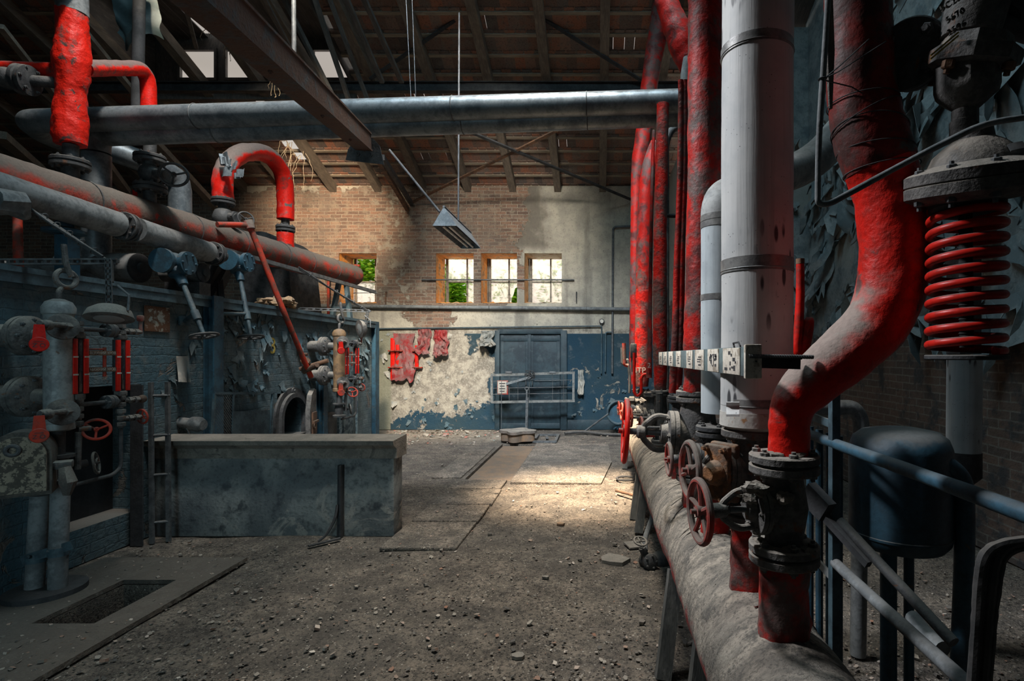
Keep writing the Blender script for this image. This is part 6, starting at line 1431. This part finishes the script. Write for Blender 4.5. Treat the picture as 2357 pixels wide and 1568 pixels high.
b = MB(); h = P(0,985,2.6).z-tk.z; b.lathe(tk, Z1, [(.05,-.02),(rt*.86,.005),(rt*.97,.035),(rt,.06),(rt+.004,.062),(rt+.004,.072),(rt,.075),(rt,h-.10),(rt*.985,h-.085),(rt*.92,h-.045),(rt*.75,h-.015),(rt*.4,h)], 44); obj('shell', b, worn('tank_blue', (.018,.055,.082), (.012,.033,.05), .5, 0, 5, (.42,.62), .9, (.12,.12,.115), .5, 50, .005, (.35,.8)), th)
for x, r_, y1_ in ((2045,.037,1600),(2092,.023,1600)):
    b = MB(); b.tube([P(x,1250,2.6), V((P(x,0,2.6).x,2.6,0))], r_, 16); obj('leg', b, M['blue'], th)
b = MB(); b.tube(bend([P(2120,1062,2.45), P(2170,1062,2.45), P(2218,1100,2.45), P(2222,1220,2.45), V((P(2205,0,2.45).x,2.45,0))], [.05,.08,.2]), .040, 18); obj('side_pipe', b, M['blue'], th)
pl('arched_pipe', [P(1862,940,3.0), P(1965,938,3.0), P(1982,965,3.0), V((P(1975,0,3.0).x,3.0,0))], .042, M['greypipe'], 'grey pipe bending down behind the railing post', 'pipe', None, .09, 18)
b = MB(); b.tube([P(2100,1420,2.3), P(2130,1460,2.2), P(2170,1495,2.1)], [.03,.034,.032], 14); obj('short_duct', b, M['greypipe'], None, 'short grey tube lying under the blue tank behind the railing', 'pipe')
b = MB(); rng = random.Random(4)
for k in range(4):
    o = V((.016*k,.008*(k%2),-.012*(k%2)))
    a, r = smooth_path([(P(2400,1240,1.3)+o,.011),(P(2310,1250,1.3)+o,.011),(P(2268,1275,1.3)+o,.012),(P(2254,1330,1.3)+o,.012),(P(2246,1440,1.3)+o*.9,.011),(P(2236,1600,1.3)+o*.8,.012)], 8); b.tube(a, r, 8, True, .15, 40)
obj('hose_bundle', b, M['rubber'], None, 'bundle of dusty dark hoses bent over at the lower corner', 'hose')
b = MB(); b.beam(P(1858,1130,2.5), P(1905,1180,2.4), .05, .10); b.beam(P(1862,1150,2.5), P(2000,1300,2.2), .03, .03); obj('dark_strut', b, M['dark'], None, 'dark strut with a clamp between the valve and the railing post', 'strut')
# small floor valve by the trestle
th = thing('bypass_valve', 'small valve with a wheel and bent pipes on the floor beside the manifold', 'valve', P(1490,1300,4.2))
yv = 4.25
b = MB(); b.lathe(P(1492,1292,yv), (.3,-.8,.2), [(.04,-.06),(.06,-.05),(.06,-.02),(.05,0),(.06,.02),(.06,.05),(.04,.06)], 20); b.cyl(P(1490,1290,yv), P(1478,1262,yv), .028); b.bolts(P(1492,1292,yv)+V((.02,-.05,.01)), (.3,-.8,.2), .045, 5, .010); b.ball(P(1520,1288,yv+.1), .09, (1,1,.9), 14, 10, .3, 9); obj('valve_body', b, M['iron'], th)
b = MB(); b.tube(bend([P(1488,1308,yv), P(1496,1330,yv-.1), P(1520,1350,yv-.1), P(1552,1352,yv)], .1), .026, 12); obj('outlet_pipe', b, M['greypipe'], th)
b = MB(); b.tube(bend([P(1500,1175,4.6), P(1502,1190,4.6), P(1484,1240,4.4), P(1485,1268,4.3)], .1), .022, 10); obj('inlet_pipe', b, M['greypipe'], th)
handwheel(th, P(1474,1246,yv), (.2,-.35,.9), .05, .008, M['irondust'], 4)
b = MB(); b.box(G(1462,1255)+V((0,0,.004)), (.16,.16,.012), Matrix.Rotation(.3,3,'Z')); obj('floor_plate', b, M['slab'], None, 'small pale plate on the floor by the bypass valve wheel', 'plate')
b = MB(); b.tube([G(1418,1135)+V((0,0,.03)), G(1468,1153)+V((0,0,.05))], .018, 8); obj('floor_stick', b, M['rust'], None, 'thin stick on the floor pointing at the middle trestle', 'stick')
b = MB(); b.torus(G(1440,1105)+V((0,0,.02)), Z1, .12, .015, 24, 6); obj('floor_ring', b, M['dark'], None, 'dark iron ring lying on the floor beside the manifold trestle', 'ring')
# peeling coat of the right-hand wall
flakes('wall_peelings', M['flakegrey'], lambda r: (V((3.3,r.uniform(3.4,8.3),2.15+3.4*r.random()**1.3)),Y1,-X1), 130, (.2,.6), 33, 'large grey sheets of paint hanging off the wall behind the red S-bend', 'peeling paint')
flakes('return_peelings', M['flakegrey'], lambda r: (V((r.uniform(1.7,3.2),8.5,r.uniform(2.0,6.0))),X1,-Y1), 60, (.10,.35), 34, 'grey sheets of paint hanging off the wall behind the white pipes', 'peeling paint')
# ---------------------------------------------------------------- sky, lamps, camera
w = bpy.data.worlds.new('World'); SC.world = w; w.use_nodes = True; nt = w.node_tree; bg = nt.nodes['Background']
tc = nt.nodes.new('ShaderNodeTexCoord'); sp = nt.nodes.new('ShaderNodeSeparateXYZ'); rm = nt.nodes.new('ShaderNodeValToRGB')
nt.links.new(tc.outputs['Generated'], sp.inputs[0]); nt.links.new(sp.outputs[2], rm.inputs[0])
e = rm.color_ramp.elements; e[0].position = .0; e[0].color = (1.02,.95,.88,1); e[1].position = .40; e[1].color = (.43,.385,.34,1)
k = e.new(.20); k.color = (.92,.85,.78,1); k = e.new(.8); k.color = (.62,.60,.60,1)
nt.links.new(rm.outputs[0], bg.inputs[0]); bg.inputs[1].default_value = 1.0
def area(name, loc, tgt, sx, sy, e, col):
    l = bpy.data.lights.new(name, 'AREA'); l.shape = 'RECTANGLE'; l.size = sx; l.size_y = sy; l.energy = e; l.color = col
    o = bpy.data.objects.new(name, l); COL.objects.link(o); o.location = loc; o.rotation_euler = (V(tgt)-V(loc)).to_track_quat('-Z','Y').to_euler(); return o
def spot(name, loc, tgt, ang, blend, e, col, rad=.25):
    l = bpy.data.lights.new(name, 'SPOT'); l.spot_size = math.radians(ang); l.spot_blend = blend; l.energy = e; l.color = col; l.shadow_soft_size = rad
    o = bpy.data.objects.new(name, l); COL.objects.link(o); o.location = loc; o.rotation_euler = (V(tgt)-V(loc)).to_track_quat('-Z','Y').to_euler(); return o
area('overhead_fill', (-1.2,3.6,8.6), (-1.4,7.0,0), 4.6, 2.2, 200, (.52,.85,1.))  # added soft fill lamp under the opening in the unseen roof
rb = area('overhead_fill_beam', (-1.2,3.5,8.7), (-1.2,9.4,1.5), 3.0, 1.4, 200, (.92,.96,1.)); rb.data.spread = math.radians(50)  # added narrow lamp brightening the middle of the room from above
area('window_sky', (-3.6,14.7,5.7), (-1.6,9.0,.8), 6.5, 1.8, 330, (1.,.93,.84))
dl = area('rear_fill', (-2.0,-2.9,1.6), (-3.3,4.6,.9), 2.2, 2.0, 14, (.58,.88,1.)); dl.data.spread = math.radians(62)  # added fill lamp before the solid wall behind the camera
spot('sunbeam_floor', (-.6,5.9,6.3), (-.15,6.7,0), 27, 1., 15000, (1.,.80,.58), .3)
spot('sunbeam_wall', (-3.6,3.4,6.2), (-6.0,12.2,4.5), 24, 1., 9000, (1.,.78,.55), .3)
spot('fill_plaster', (-1.4,3.4,6.2), (-2.0,12.2,4.2), 30, 1., 3000, (1.,.92,.80), .3)  # added spot brightening the plaster outside the wall sunbeam
spot('sunbeam_dado', (-2.0,3.4,7.0), (-4.1,12.2,1.0), 28, 1., 6400, (1.,.86,.68), .3)
spot('fill_pipes', (-2.5,3.4,8.4), (-4.4,6.0,2.7), 46, 1., 1900, (1.,.88,.78), .3)  # added spot brightening the pipes and gauges along the boilers
spot('fill_valves', (-3.6,3.0,6.2), (.52,2.45,1.8), 35, 1., 2100, (.95,.96,1.), .3)  # added side spot brightening the left faces of the standing pipes
spot('fill_near', (-.8,4.0,7.4), (-.5,4.4,0), 52, 1., 2000, (1.,.90,.78), .6)  # added wide spot brightening the near floor
cam = bpy.data.cameras.new('camera'); co = bpy.data.objects.new('camera', cam); COL.objects.link(co)
co.location = (0,0,CZ); co.rotation_euler = (PI/2,0,0)
cam.sensor_width = 36; cam.sensor_fit = 'HORIZONTAL'; cam.lens = F/2357*36; cam.clip_start = .05; cam.clip_end = 200
cam.shift_x = -(CX-1178.5)/2357; cam.shift_y = (CY-784)/2357
SC.camera = co
vs = SC.view_settings; vs.view_transform = 'Standard'; vs.look = 'None'; vs.exposure = 0.; vs.gamma = 1.; vs.use_curve_mapping = False
